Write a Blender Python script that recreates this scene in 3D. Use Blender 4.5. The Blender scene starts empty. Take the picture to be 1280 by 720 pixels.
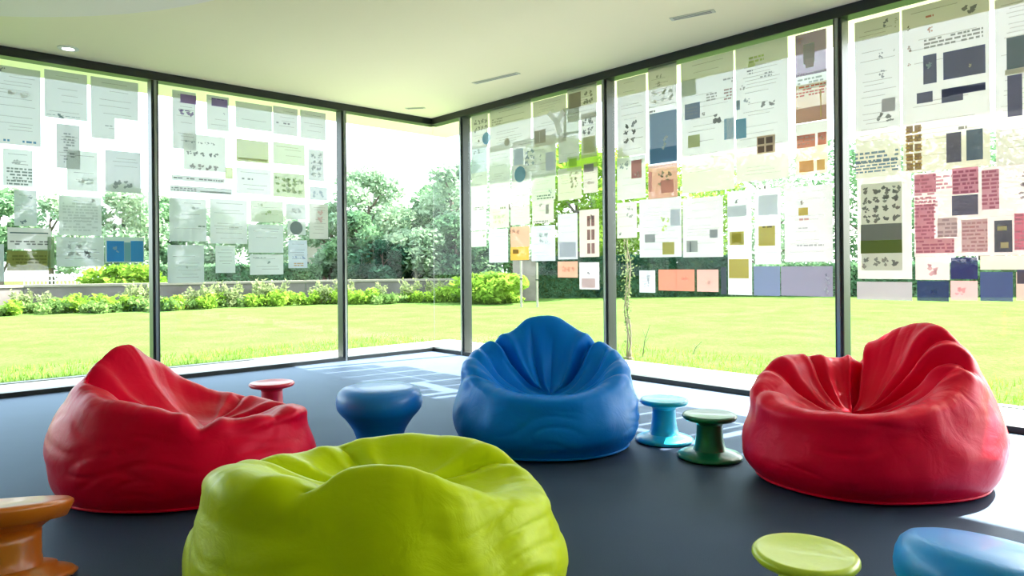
import bpy, bmesh, math, random
from math import sin, cos, pi, radians, sqrt, exp
from mathutils import Vector, Matrix, noise

S = bpy.context.scene
COL = S.collection
F = 867.0            # focal length in pixels of the 1280 frame
H = 1.15             # eye height
CZ = 3.18            # ceiling height
ROLL = radians(0.5)

# ------------------------------------------------------------------ survey helpers
def ray(px, py):
    u, v = px - 640.0, py - 360.0
    u2 = u * cos(ROLL) - v * sin(ROLL)
    v2 = u * sin(ROLL) + v * cos(ROLL)
    return Vector((u2 / F, 1.0, -(v2 + 27.0) / F))
def floor_pt(px, py, z=0.0):
    r = ray(px, py); k = (z - H) / r.z
    return Vector((r.x * k, r.y * k, z))
def at_depth(px, py, Y):
    r = ray(px, py)
    return Vector((r.x * Y, Y, H + r.z * Y))

K = floor_pt(543, 438)                       # the glass corner
DL = Vector((942, 867, 0)).normalized()      # along the left glass wall, towards the corner
DR = Vector((-DL.y, DL.x, 0))                # along the right glass wall, towards the corner
def PL(t, z=0, out=0):                       # t metres from the corner along the left wall
    return K - DL * t + DR * out + Vector((0, 0, z))
def PR(t, z=0, out=0):
    return K - DR * t + DL * out + Vector((0, 0, z))
def wall_tz(side, px, py):
    r = ray(px, py)
    n = DR if side == 'L' else DL
    k = (K.dot(n)) / r.dot(n)
    p = r * k
    d = DL if side == 'L' else DR
    return (K - p).dot(d), H + p.z

# ------------------------------------------------------------------ materials
MATS = {}
def new_mat(name):
    m = bpy.data.materials.new(name); m.use_nodes = True
    nt = m.node_tree; nt.nodes.clear()
    out = nt.nodes.new('ShaderNodeOutputMaterial')
    return m, nt, out
def lin(c):
    return tuple(((x / 255) / 12.92 if x / 255 <= .04045 else ((x / 255 + .055) / 1.055) ** 2.4) for x in c) + (1,)
def principled(name, col, rough=.5, metal=0, spec=.5, bump=0, bscale=30, var=0, vscale=3, coat=0, sheen=0, dist=.01, stretch=None):
    if name in MATS: return MATS[name]
    m, nt, out = new_mat(name)
    b = nt.nodes.new('ShaderNodeBsdfPrincipled'); nt.links.new(b.outputs[0], out.inputs[0])
    b.inputs['Base Color'].default_value = col if len(col) == 4 else (*col, 1)
    b.inputs['Roughness'].default_value = rough; b.inputs['Metallic'].default_value = metal
    b.inputs['Specular IOR Level'].default_value = spec
    b.inputs['Coat Weight'].default_value = coat
    b.inputs['Sheen Weight'].default_value = sheen
    tc = nt.nodes.new('ShaderNodeTexCoord'); mp = nt.nodes.new('ShaderNodeMapping')
    nt.links.new(tc.outputs['Object'], mp.inputs[0])
    if stretch: mp.inputs['Scale'].default_value = stretch
    if var:
        n = nt.nodes.new('ShaderNodeTexNoise'); n.inputs['Scale'].default_value = vscale; n.inputs['Detail'].default_value = 5
        nt.links.new(mp.outputs[0], n.inputs[0])
        r = nt.nodes.new('ShaderNodeMapRange'); r.inputs[1].default_value = .3; r.inputs[2].default_value = .7
        r.inputs[3].default_value = 1 - var; r.inputs[4].default_value = 1 + var
        nt.links.new(n.outputs[0], r.inputs[0])
        mx = nt.nodes.new('ShaderNodeVectorMath'); mx.operation = 'SCALE'
        mx.inputs[0].default_value = b.inputs['Base Color'].default_value[:3]
        nt.links.new(r.outputs[0], mx.inputs['Scale']); nt.links.new(mx.outputs[0], b.inputs['Base Color'])
    if bump:
        n = nt.nodes.new('ShaderNodeTexNoise'); n.inputs['Scale'].default_value = bscale; n.inputs['Detail'].default_value = 4
        nt.links.new(mp.outputs[0], n.inputs[0])
        bp = nt.nodes.new('ShaderNodeBump'); bp.inputs['Strength'].default_value = bump; bp.inputs['Distance'].default_value = dist
        nt.links.new(n.outputs[0], bp.inputs['Height']); nt.links.new(bp.outputs[0], b.inputs['Normal'])
    MATS[name] = m
    return m
def paper(rgb, alpha=.22, trans=.11):
    """thin printed film on the glass: reflects, glows through and lets a little of the garden through"""
    key = ('paper', tuple(rgb), alpha, trans)
    if key in MATS: return MATS[key]
    m, nt, out = new_mat('printed_film_%d_%d_%d' % tuple(rgb))
    c = tuple(min(.9, k * 1.13) for k in lin(rgb)[:3]) + (1,)
    d = nt.nodes.new('ShaderNodeBsdfDiffuse'); d.inputs[0].default_value = c
    t = nt.nodes.new('ShaderNodeBsdfTranslucent'); t.inputs[0].default_value = c
    p = nt.nodes.new('ShaderNodeBsdfTransparent')
    a = nt.nodes.new('ShaderNodeMixShader'); a.inputs[0].default_value = trans
    b = nt.nodes.new('ShaderNodeMixShader'); b.inputs[0].default_value = alpha
    L = nt.links.new
    L(d.outputs[0], a.inputs[1]); L(t.outputs[0], a.inputs[2]); L(a.outputs[0], b.inputs[1]); L(p.outputs[0], b.inputs[2]); L(b.outputs[0], out.inputs[0])
    MATS[key] = m
    return m
def glass_mat():
    if 'glass' in MATS: return MATS['glass']
    m, nt, out = new_mat('clear_glass')
    p = nt.nodes.new('ShaderNodeBsdfTransparent'); p.inputs[0].default_value = (.96, .985, .975, 1)
    g = nt.nodes.new('ShaderNodeBsdfGlossy'); g.inputs['Roughness'].default_value = .02
    lw = nt.nodes.new('ShaderNodeLayerWeight'); lw.inputs[0].default_value = .5
    pw = nt.nodes.new('ShaderNodeMath'); pw.operation = 'POWER'; pw.inputs[1].default_value = 4
    nt.links.new(lw.outputs['Facing'], pw.inputs[0])
    fr = nt.nodes.new('ShaderNodeMath'); fr.operation = 'MULTIPLY_ADD'; fr.inputs[1].default_value = .35; fr.inputs[2].default_value = .012
    nt.links.new(pw.outputs[0], fr.inputs[0])
    x = nt.nodes.new('ShaderNodeMixShader')
    L = nt.links.new
    L(fr.outputs[0], x.inputs[0]); L(p.outputs[0], x.inputs[1]); L(g.outputs[0], x.inputs[2]); L(x.outputs[0], out.inputs[0])
    MATS['glass'] = m
    return m
def leaf_mat(name, c1, c2, trans=.35, scale=1.2):
    if name in MATS: return MATS[name]
    m, nt, out = new_mat(name)
    L = nt.links.new
    tc = nt.nodes.new('ShaderNodeTexCoord'); n = nt.nodes.new('ShaderNodeTexNoise'); n.inputs['Scale'].default_value = scale
    n.inputs['Detail'].default_value = 6
    L(tc.outputs['Object'], n.inputs[0])
    r = nt.nodes.new('ShaderNodeValToRGB'); r.color_ramp.elements[0].position = .35; r.color_ramp.elements[1].position = .65
    r.color_ramp.elements[0].color = (*[k * .8 for k in c1], 1); r.color_ramp.elements[1].color = (*[k * .8 for k in c2], 1)
    L(n.outputs[0], r.inputs[0])
    d = nt.nodes.new('ShaderNodeBsdfDiffuse'); t = nt.nodes.new('ShaderNodeBsdfTranslucent'); x = nt.nodes.new('ShaderNodeMixShader')
    x.inputs[0].default_value = trans
    L(r.outputs[0], d.inputs[0]); L(r.outputs[0], t.inputs[0]); L(d.outputs[0], x.inputs[1]); L(t.outputs[0], x.inputs[2]); L(x.outputs[0], out.inputs[0])
    MATS[name] = m
    return m

# ------------------------------------------------------------------ mesh helpers
class MB:
    def __init__(s): s.v = []; s.f = []; s.mi = []
    def quad(s, a, b, c, d, mi=0):
        i = len(s.v); s.v += [tuple(a), tuple(b), tuple(c), tuple(d)]; s.f.append((i, i + 1, i + 2, i + 3)); s.mi.append(mi)
    def poly(s, pts, mi=0):
        i = len(s.v); s.v += [tuple(p) for p in pts]; s.f.append(tuple(range(i, i + len(pts)))); s.mi.append(mi)
    def obox(s, o, ax, ay, az, mi=0):
        """box from corner o with three edge vectors"""
        i = len(s.v)
        for k in range(8):
            p = o + (ax if k & 1 else Vector()) + (ay if k & 2 else Vector()) + (az if k & 4 else Vector())
            s.v.append(tuple(p))
        for q in ((0, 2, 3, 1), (4, 5, 7, 6), (0, 1, 5, 4), (2, 6, 7, 3), (0, 4, 6, 2), (1, 3, 7, 5)):
            s.f.append(tuple(i + a for a in q)); s.mi.append(mi)
    def box(s, c, sx, sy, sz, rz=0, mi=0):
        ca, sa = cos(rz), sin(rz)
        ax = Vector((ca * sx, sa * sx, 0)); ay = Vector((-sa * sy, ca * sy, 0)); az = Vector((0, 0, sz))
        s.obox(Vector(c) - ax / 2 - ay / 2, ax, ay, az, mi)
    def tube(s, pts, rad, seg=8, mi=0, caps=True):
        pts = [Vector(p) for p in pts]; n = len(pts); base = len(s.v)
        for k, p in enumerate(pts):
            d = (pts[min(k + 1, n - 1)] - pts[max(k - 1, 0)]).normalized()
            a = d.cross(Vector((0, 0, 1)))
            if a.length < .05: a = d.cross(Vector((1, 0, 0)))
            a.normalize(); b = d.cross(a)
            r = rad[k] if isinstance(rad, (list, tuple)) else rad
            for j in range(seg):
                t = 2 * pi * j / seg
                s.v.append(tuple(p + a * r * cos(t) + b * r * sin(t)))
        for k in range(n - 1):
            for j in range(seg):
                j2 = (j + 1) % seg
                s.f.append((base + k * seg + j, base + k * seg + j2, base + (k + 1) * seg + j2, base + (k + 1) * seg + j)); s.mi.append(mi)
        if caps:
            s.f.append(tuple(base + j for j in range(seg))[::-1]); s.mi.append(mi)
            s.f.append(tuple(base + (n - 1) * seg + j for j in range(seg))); s.mi.append(mi)
    def lathe(s, prof, seg=64, mi=0, cx=0, cy=0):
        base = len(s.v); n = len(prof)
        for (r, z) in prof:
            for j in range(seg):
                t = 2 * pi * j / seg
                s.v.append((cx + max(r, 1e-4) * cos(t), cy + max(r, 1e-4) * sin(t), z))
        for k in range(n - 1):
            for j in range(seg):
                j2 = (j + 1) % seg
                s.f.append((base + k * seg + j, base + k * seg + j2, base + (k + 1) * seg + j2, base + (k + 1) * seg + j)); s.mi.append(mi)
    def build(s, name, mats, parent=None, origin=None, smooth=False, fix=True):
        me = bpy.data.meshes.new(name)
        o0 = Vector(origin) if origin is not None else Vector()
        me.from_pydata([tuple(Vector(p) - o0) for p in s.v], [], s.f)
        for m in (mats if isinstance(mats, (list, tuple)) else [mats]): me.materials.append(m)
        for p, i in zip(me.polygons, s.mi): p.material_index = i; p.use_smooth = smooth
        if fix:
            bm = bmesh.new(); bm.from_mesh(me); bmesh.ops.recalc_face_normals(bm, faces=bm.faces); bm.to_mesh(me); bm.free()
        me.update()
        o = bpy.data.objects.new(name, me); COL.objects.link(o)
        if parent is not None:
            o.parent = parent
            if origin is not None: o.location = o0
        elif origin is not None: o.location = o0
        return o
def empty(name, loc=(0, 0, 0), rz=0):
    o = bpy.data.objects.new(name, None); COL.objects.link(o); o.location = loc; o.rotation_euler = (0, 0, rz)
    o.empty_display_size = .1
    return o
def tag(o, label, cat, group=None, kind=None):
    o['label'] = label; o['category'] = cat
    if group: o['group'] = group
    if kind: o['kind'] = kind
    return o
def struct(o): o['kind'] = 'structure'; return o
def dup(o, parent=None):
    c = o.copy(); COL.objects.link(c)
    if parent: c.parent = parent
    for ch in list(o.children): dup(ch, c)
    return c

# ------------------------------------------------------------------ camera
cam = bpy.data.cameras.new('camera'); cam.sensor_width = 36; cam.lens = F / 1280 * 36; cam.shift_y = -27 / 1280
cam.clip_end = 600
co = bpy.data.objects.new('camera', cam); COL.objects.link(co)
co.matrix_world = Matrix.Translation((0, 0, H)) @ Matrix.Rotation(pi / 2, 4, 'X') @ Matrix.Rotation(-ROLL, 4, 'Z')
S.camera = co

# ------------------------------------------------------------------ light
w = bpy.data.worlds.new('sky'); S.world = w; w.use_nodes = True
nt = w.node_tree; nt.nodes.clear()
out = nt.nodes.new('ShaderNodeOutputWorld'); bg = nt.nodes.new('ShaderNodeBackground')
sky = nt.nodes.new('ShaderNodeTexSky'); sky.sky_type = 'NISHITA'; sky.sun_disc = False
SUN_DIR = Vector((.84, .545, 0)).normalized(); ELEV = radians(46)
sky.sun_elevation = ELEV; sky.sun_rotation = math.atan2(SUN_DIR.x, SUN_DIR.y)
sky.air_density = 1.2; sky.dust_density = 4.0
mixc = nt.nodes.new('ShaderNodeMix'); mixc.data_type = 'RGBA'; mixc.inputs[0].default_value = .55
mixc.inputs[7].default_value = (5.2, 5.7, 6.0, 1)
nt.links.new(sky.outputs[0], mixc.inputs[6]); nt.links.new(mixc.outputs[2], bg.inputs[0]); bg.inputs[1].default_value = .45
nt.links.new(bg.outputs[0], out.inputs[0])
sl = bpy.data.lights.new('sun', 'SUN'); sl.energy = 15; sl.angle = radians(.6); sl.color = (1, .97, .9)
so = bpy.data.objects.new('sun', sl); COL.objects.link(so)
sd = Vector((SUN_DIR.x * cos(ELEV), SUN_DIR.y * cos(ELEV), sin(ELEV)))
so.rotation_euler = sd.to_track_quat('Z', 'Y').to_euler(); so.location = (20, 15, 20)
S.view_settings.view_transform = 'Standard'; S.view_settings.look = 'None'; S.view_settings.gamma = 1
S.view_settings.use_curve_mapping = False; S.view_settings.exposure = 1.35

# ------------------------------------------------------------------ room shell
A, B = 10.0, 11.5       # depth from the right glass wall, from the left glass wall
OV = .95
def rm(a, b, z=0): return K - DL * a - DR * b + Vector((0, 0, z))
def slab(name, a0, a1, b0, b1, z0, z1, mat):
    m = MB(); m.obox(rm(a0, b0, z0), rm(a1, b0, z0) - rm(a0, b0, z0), rm(a0, b1, z0) - rm(a0, b0, z0), Vector((0, 0, z1 - z0)))
    return struct(m.build(name, mat))
# carpet
def carpet():
    m, nt, out = new_mat('dark_carpet'); L = nt.links.new
    d = nt.nodes.new('ShaderNodeBsdfDiffuse'); g = nt.nodes.new('ShaderNodeBsdfGlossy'); x = nt.nodes.new('ShaderNodeMixShader')
    g.inputs[0].default_value = (.60, .74, .84, 1); g.inputs['Roughness'].default_value = .48
    lw = nt.nodes.new('ShaderNodeLayerWeight'); lw.inputs[0].default_value = .5
    pw = nt.nodes.new('ShaderNodeMath'); pw.operation = 'POWER'; pw.inputs[1].default_value = 4; L(lw.outputs['Facing'], pw.inputs[0])
    ma = nt.nodes.new('ShaderNodeMath'); ma.operation = 'MULTIPLY_ADD'; ma.inputs[1].default_value = .34; ma.inputs[2].default_value = .015; L(pw.outputs[0], ma.inputs[0])
    L(ma.outputs[0], x.inputs[0]); L(d.outputs[0], x.inputs[1]); L(g.outputs[0], x.inputs[2]); L(x.outputs[0], out.inputs[0])
    tc = nt.nodes.new('ShaderNodeTexCoord')
    n1 = nt.nodes.new('ShaderNodeTexNoise'); n1.inputs['Scale'].default_value = 260; n1.inputs['Detail'].default_value = 3
    n2 = nt.nodes.new('ShaderNodeTexNoise'); n2.inputs['Scale'].default_value = 1.6; n2.inputs['Detail'].default_value = 4
    L(tc.outputs['Object'], n1.inputs[0]); L(tc.outputs['Object'], n2.inputs[0])
    r = nt.nodes.new('ShaderNodeValToRGB'); r.color_ramp.elements[0].position = .3; r.color_ramp.elements[1].position = .7
    r.color_ramp.elements[0].color = (.020, .031, .068, 1); r.color_ramp.elements[1].color = (.043, .062, .125, 1)
    mx = nt.nodes.new('ShaderNodeMix'); mx.inputs[0].default_value = .3; L(n1.outputs[0], mx.inputs[2]); L(n2.outputs[0], mx.inputs[3])
    L(mx.outputs[0], r.inputs[0]); L(r.outputs[0], d.inputs[0])
    bp = nt.nodes.new('ShaderNodeBump'); bp.inputs['Strength'].default_value = .25; bp.inputs['Distance'].default_value = .003
    L(n1.outputs[0], bp.inputs['Height']); L(bp.outputs[0], d.inputs['Normal']); L(bp.outputs[0], g.inputs['Normal'])
    return m
slab('floor', 0, A, 0, B, -.12, 0, carpet())
ceil_m = principled('ceiling_plaster', (.93, .85, .62, 1), .9, spec=.1, bump=.08, bscale=8)
slab('ceiling', -OV, A, -OV, B, CZ, CZ + .3, ceil_m)
wall_m = principled('back_wall_paint', (.60, .59, .55, 1), .8, spec=.2)
slab('wall_back', A, A + .2, -.1, B + .2, -.1, CZ, wall_m)
slab('wall_side', -.1, A, B, B + .2, -.1, CZ, wall_m)
base_m = principled('skirting_grey', (.2, .2, .2, 1), .5)
slab('baseboard_back', A - .015, A, 0, B, 0, .09, base_m)
slab('baseboard_side', 0, A - .015, B - .015, B, 0, .09, base_m)

metal = principled('dark_frame_metal', (.035, .040, .040, 1), .34, metal=.5, spec=.5)
rubber = principled('black_gasket', (.015, .015, .015, 1), .6)
tl = [0, 1.39, 3.55, 5.71, 7.87, 10.0]
tr = [0, .68, 3.09, 5.48, 7.90, 10.3, 11.5]
MW, MD = .07, .14
def rails(P, T, name_t, d, n):
    m = MB(); m.obox(P(-.02, CZ - .085, -.07), -d * T, n * .14, Vector((0, 0, .085))); struct(m.build(name_t, metal))
rails(PL, A, 'trim_1', DL, DR); rails(PR, B, 'trim_2', DR, DL)
m = MB(); m.obox(PL(-.07, .0, -.06), -DL * A, DR * .10, Vector((0, 0, .045))); struct(m.build('trim_3', metal))
m = MB(); m.obox(PR(-.07, .0, -.06), -DR * B, DL * .10, Vector((0, 0, .045))); struct(m.build('trim_4', metal))
wi = 0
for side, P, ts, d, n in (('L', PL, tl, DL, DR), ('R', PR, tr, DR, DL)):
    for k in range(len(ts) - 1):
        wi += 1
        t0, t1 = ts[k], ts[k + 1]
        root = struct(empty('window_%d' % wi, P((t0 + t1) / 2)))
        g = MB(); a0 = t0 + (.006 if k == 0 else .02); a1 = t1 - .02
        g.obox(P(a0, .03, .0) - root.location, -d * (a1 - a0), n * .012, Vector((0, 0, CZ - .1)))
        g.build('pane', glass_mat(), root)
        if k < len(ts) - 2:
            f = MB()
            f.obox(P(t1 - MW / 2, .0, -.05) - root.location, -d * MW, n * MD, Vector((0, 0, CZ)))
            fo = f.build('mullion', metal, root)
            bv = fo.modifiers.new('b', 'BEVEL'); bv.width = .008; bv.segments = 2
            e = MB(); e.obox(P(t1 - .012, .0, -.066) - root.location, -d * .024, n * .016, Vector((0, 0, CZ)))  # added strip, its lighter colour draws the highlight line down the mullion
            e.build('highlight_strip', principled('highlight_metal', (.28, .30, .30, 1), .28, metal=.8), root)
# glass corner joint
m = MB(); m.obox(K + Vector((-.002, -.002, .03)), Vector((.004, 0, 0)), Vector((0, .004, 0)), Vector((0, 0, CZ - .1)))
struct(m.build('trim_5', principled('silicone_joint', (.5, .55, .55, 1), .4)))

# ceiling raft and fittings
raft_c = at_depth(60, 14, 5.4); 
m = MB(); m.lathe([(0, CZ - .001), (3.2, CZ - .001), (3.2, CZ - .035), (3.17, CZ - .05), (0, CZ - .05)], 128)
r_o = m.build('ceiling_raft', principled('raft_white', (.95, .87, .80, 1), .8, spec=.2), origin=(0, 0, CZ - .05), smooth=False)
r_o.location = (-3.55, 2.25, CZ - .05)
tag(r_o, 'large round white ceiling panel hung just under the cream ceiling', 'ceiling panel')
slot_m = principled('slot_dark', (.30, .30, .27, 1), .7); slot_f = principled('slot_rim', (.62, .62, .5, 1), .6)
def slot(p0, p1, wd, label):
    c = (p0 + p1) / 2; d = (p1 - p0); L_ = d.length; rz = math.atan2(d.y, d.x)
    r = empty('air_slot', (c.x, c.y, CZ), rz)
    m = MB(); m.box((0, 0, -.006), L_, wd, .006); m.build('frame', slot_f, r)
    for s in (-1, 1):
        m = MB(); m.box((0, s * wd * .22, -.008), L_ - .05, wd * .2, .003); m.build('slot_opening', slot_m, r)
    tag(r, label, 'air vent', 'air slots in the ceiling')
cp = lambda x, y: floor_pt(x, y, CZ)
slot(cp(592, 104), cp(648, 91), .07, 'slim air slot in the ceiling above the pane with the y-shaped gap')
slot(cp(838, 24), cp(893, 13), .07, 'slim air slot in the ceiling above the pane with the purple poster')
slot(cp(507, 135.5), cp(531, 134.5), .06, 'short air slot in the ceiling by the frameless glass corner')
def downlight(p, label):
    r = empty('downlight', (p.x, p.y, CZ))
    m = MB(); m.lathe([(.05, -.001), (.085, -.001), (.085, -.008), (.05, -.012), (.05, -.001)], 32); m.build('trim_ring', principled('white_metal', (.8, .8, .78, 1), .4), r, smooth=False)
    m = MB(); m.lathe([(0, -.006), (.05, -.006)], 32)
    em, nt2, o2 = new_mat('lit_lens'); e = nt2.nodes.new('ShaderNodeEmission'); e.inputs[1].default_value = 4; nt2.links.new(e.outputs[0], o2.inputs[0])
    m.build('lens', em, r); tag(r, label, 'ceiling light')
downlight(cp(85, 60), 'small lit round downlight in the ceiling near the white round panel')

# ------------------------------------------------------------------ outside ground
GZ = -.06
def lawn_mat():
    m, nt, out = new_mat('lawn_grass'); L = nt.links.new
    b = nt.nodes.new('ShaderNodeBsdfPrincipled'); L(b.outputs[0], out.inputs[0]); b.inputs['Roughness'].default_value = 1; b.inputs['Specular IOR Level'].default_value = 0
    tc = nt.nodes.new('ShaderNodeTexCoord')
    n1 = nt.nodes.new('ShaderNodeTexNoise'); n1.inputs['Scale'].default_value = 1.1; n1.inputs['Detail'].default_value = 8; n1.inputs['Roughness'].default_value = .65
    n2 = nt.nodes.new('ShaderNodeTexNoise'); n2.inputs['Scale'].default_value = 22; n2.inputs['Detail'].default_value = 6
    L(tc.outputs['Object'], n1.inputs[0]); L(tc.outputs['Object'], n2.inputs[0])
    mx = nt.nodes.new('ShaderNodeMix'); mx.inputs[0].default_value = .5; L(n1.outputs[0], mx.inputs[2]); L(n2.outputs[0], mx.inputs[3])
    r = nt.nodes.new('ShaderNodeValToRGB'); r.color_ramp.elements[0].position = .36; r.color_ramp.elements[1].position = .62
    r.color_ramp.elements[0].color = (.050, .10, .018, 1); r.color_ramp.elements[1].color = (.086, .145, .040, 1)
    L(mx.outputs[0], r.inputs[0]); L(r.outputs[0], b.inputs['Base Color'])
    bp = nt.nodes.new('ShaderNodeBump'); bp.inputs['Strength'].default_value = .6; bp.inputs['Distance'].default_value = .03
    L(n2.outputs[0], bp.inputs['Height']); L(bp.outputs[0], b.inputs['Normal'])
    return m
m = MB(); PV = 1.0
def gq(mb, a0, a1, b0, b1, z):
    mb.quad(rm(a0, b0, z), rm(a1, b0, z), rm(a1, b1, z), rm(a0, b1, z))
# lawn: L-shaped round the building
m = MB(); gq(m, -90, -PV - .1, -90, 60, GZ); gq(m, -PV - .1, 60, -90, -PV - .1, GZ)
struct(m.build('lawn', lawn_mat()))
pave = principled('pale_paving', (.55, .54, .51, 1), .75, bump=.2, bscale=40, var=.06, vscale=4)
m = MB(); 
for (a0, a1, b0, b1) in ((-PV, 0, -PV, B + 1), (0, A + 1, -PV, 0)):
    m.obox(rm(a0, b0, -.14), rm(a1, b0) - rm(a0, b0), rm(a0, b1) - rm(a0, b0), Vector((0, 0, .12)))
struct(m.build('pavement', pave))
kerb = principled('grey_kerb', (.22, .24, .24, 1), .8, var=.15, vscale=12)
m = MB()
for (a0, a1, b0, b1) in ((-PV - .1, -PV, -PV - .1, B + 1), (-PV, A + 1, -PV - .1, -PV)):
    m.obox(rm(a0, b0, -.14), rm(a1, b0) - rm(a0, b0), rm(a0, b1) - rm(a0, b0), Vector((0, 0, .13)))
struct(m.build('kerb', kerb))
# track profile just outside the glass
m = MB(); m.obox(PR(-.3, -.019, .10), -DR * (B - 1), DL * .05, Vector((0, 0, .03))); struct(m.build('trim_6', principled('sill_metal', (.45, .46, .45, 1), .4, metal=.6)))

# grass tufts along the kerb
blade_m = leaf_mat('grass_blades', (.15, .28, .03), (.36, .52, .10), .3, 5)
rnd = random.Random(3)
m = MB()
for i in range(9000):
    if rnd.random() < .5: p = rm(-PV - .12 - rnd.random() ** 2 * 1.6, rnd.uniform(-1, 9), GZ)
    else: p = rm(rnd.uniform(-1, 7), -PV - .12 - rnd.random() ** 2 * 1.6, GZ)
    h = rnd.uniform(.03, .09); a = rnd.uniform(0, 2 * pi); wv = Vector((cos(a), sin(a), 0)) * .006
    tip = p + Vector((rnd.uniform(-.03, .03), rnd.uniform(-.03, .03), h))
    m.poly([p - wv, p + wv, tip])
g = m.build('grass', blade_m, fix=False); tag(g, 'short bright grass blades along the paving edge of the lawn', 'grass', kind='stuff')

# ------------------------------------------------------------------ plants
def leaves(mb, c, r, n, size, rng, flat=.75, hollow=.35):
    for i in range(n):
        while True:
            d = Vector((rng.uniform(-1, 1), rng.uniform(-1, 1), rng.uniform(-1, 1)))
            if .05 < d.length <= 1: break
        d = d.normalized() * (hollow + (1 - hollow) * rng.random() ** .6)
        p = c + Vector((d.x * r[0], d.y * r[1], d.z * r[2]))
        u = Vector((rng.gauss(0, 1), rng.gauss(0, 1), rng.gauss(0, .6))).normalized()
        nn = Vector((rng.gauss(0, 1), rng.gauss(0, 1), rng.gauss(0, 1))); v = u.cross(nn)
        if v.length < .01: continue
        v.normalize(); s = size * rng.uniform(.6, 1.3)
        mb.poly([p - u * s, p + v * s * .45, p + u * s, p - v * s * .45])
bark = principled('tree_bark', (.13, .10, .075, 1), .9, bump=.5, bscale=12, var=.3)
palebark = principled('pale_bark', (.26, .24, .19, 1), .85, bump=.3, bscale=12, var=.2)
def tree(px, Y, top_px_y, width, label, mat, n=5000, seed=1, trunk_h=None, size=.13, nb=7, tm=None, name='garden_tree', cat='tree', group=None, low=.35, z0=GZ):
    base = at_depth(px, 340, Y); top = at_depth(px, top_px_y, Y).z; base.z = z0
    hgt = top - z0; rng = random.Random(seed)
    r = empty(name, base)
    t = MB(); pts = [Vector((0, 0, -.05))]; x = y = 0
    for k in range(1, 6):
        x += rng.uniform(-.12, .12) * hgt * .12; y += rng.uniform(-.1, .1) * hgt * .12
        pts.append(Vector((x, y, hgt * .85 * k / 5)))
    r0 = .022 * hgt + .03
    t.tube(pts, [r0 * (1 - .16 * k) for k in range(6)], 8)
    cl = []
    for k in range(nb):
        z = hgt * (low + (1 - low) * (k + .5) / nb * .85); a = k * 2.4 + rng.uniform(-.4, .4)
        ww = width / 2 * (.45 + .4 * sin(pi * (z / hgt - low * .4)))
        st = pts[min(5, int(z / hgt / .85 * 5))]
        e = Vector((cos(a) * ww * .75 + x * .3, sin(a) * ww * .75, z + hgt * .05))
        t.tube([Vector((st.x, st.y, max(.1, z - hgt * .12))), (st + e) / 2 + Vector((0, 0, (e.z - st.z) * .1)), e], [r0 * .4, r0 * .25, r0 * .1], 6)
        cl.append((e, ww * rng.uniform(.55, .8)))
    t.build('trunk', tm or bark, r, smooth=True)
    fo = MB()
    cl.append((Vector((x, y, hgt * .88)), width * .22)); cl.append((Vector((0, 0, hgt * (low + .25))), width * .3))
    for (c, rr) in cl:
        zr = min(rr * .8, hgt - c.z, c.z * .9)
        leaves(fo, c, (rr, rr, max(zr, .15)), n // len(cl), size, rng, hollow=.2)
    fo.build('foliage', mat, r, fix=False)
    tag(r, label, cat, group)
    return r
def hedge(x0, x1, Y0, Y1, h, label, mat, n=5000, depth=1.2, size=.1, seed=5, name='hedge', base=None, cat='hedge'):
    """clipped hedge from pixel column x0 at depth Y0 to x1 at Y1"""
    p0 = at_depth(x0, 340, Y0); p1 = at_depth(x1, 340, Y1); p0.z = p1.z = GZ
    r = empty(name, (p0 + p1) / 2); o = r.location.copy(); rng = random.Random(seed)
    d = p1 - p0; nrm = Vector((-d.y, d.x, 0)).normalized()
    core = MB()
    N = 24
    for k in range(N):
        a = p0 + d * k / N; hh = h * (.86 + .06 * sin(k * 1.7) )
        core.obox(a - nrm * depth * .4 - o, d / N, nrm * depth * .8, Vector((0, 0, hh)))
    core.build('hedge_core', principled('hedge_inside', (.03, .06, .02, 1), .9), r)
    m = MB()
    for i in range(n):
        f = rng.random(); p = p0 + d * f
        s = rng.choice((0, 0, 0, 1, 2))
        wob = .12 * noise.noise(Vector((f * d.length * 1.2, seed, 0)))
        if s == 0: p = p - nrm * (depth * .42 + wob) * (1 if nrm.y > 0 else -1); p.z = GZ + rng.random() * h
        elif s == 1: p = p + nrm * rng.uniform(-.5, .5) * depth; p.z = GZ + h * (.9 + .35 * wob + rng.uniform(-.03, .12))
        else: p = p + nrm * (depth * .45) * (1 if nrm.y > 0 else -1); p.z = GZ + rng.random() * h
        u = Vector((rng.gauss(0, 1), rng.gauss(0, 1), rng.gauss(0, 1))).normalized(); v = u.cross(Vector((rng.gauss(0, 1), rng.gauss(0, 1), rng.gauss(0, 1)))).normalized()
        sz = size * rng.uniform(.6, 1.3); p = p - o
        m.poly([p - u * sz, p + v * sz * .5, p + u * sz, p - v * sz * .5])
    m.build('foliage', mat, r, fix=False)
    tag(r, label, cat); return r
haze_g = leaf_mat('hazed_leaves', (.24, .38, .24), (.46, .60, .40), .35, .8)  # haze and glare over the trees, put into a pale leaf colour
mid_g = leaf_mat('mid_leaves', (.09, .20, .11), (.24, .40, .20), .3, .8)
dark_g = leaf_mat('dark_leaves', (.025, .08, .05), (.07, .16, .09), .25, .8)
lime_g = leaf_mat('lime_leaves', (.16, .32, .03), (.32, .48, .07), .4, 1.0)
olive_g = leaf_mat('olive_leaves', (.13, .20, .12), (.25, .32, .2), .3, .8)

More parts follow.
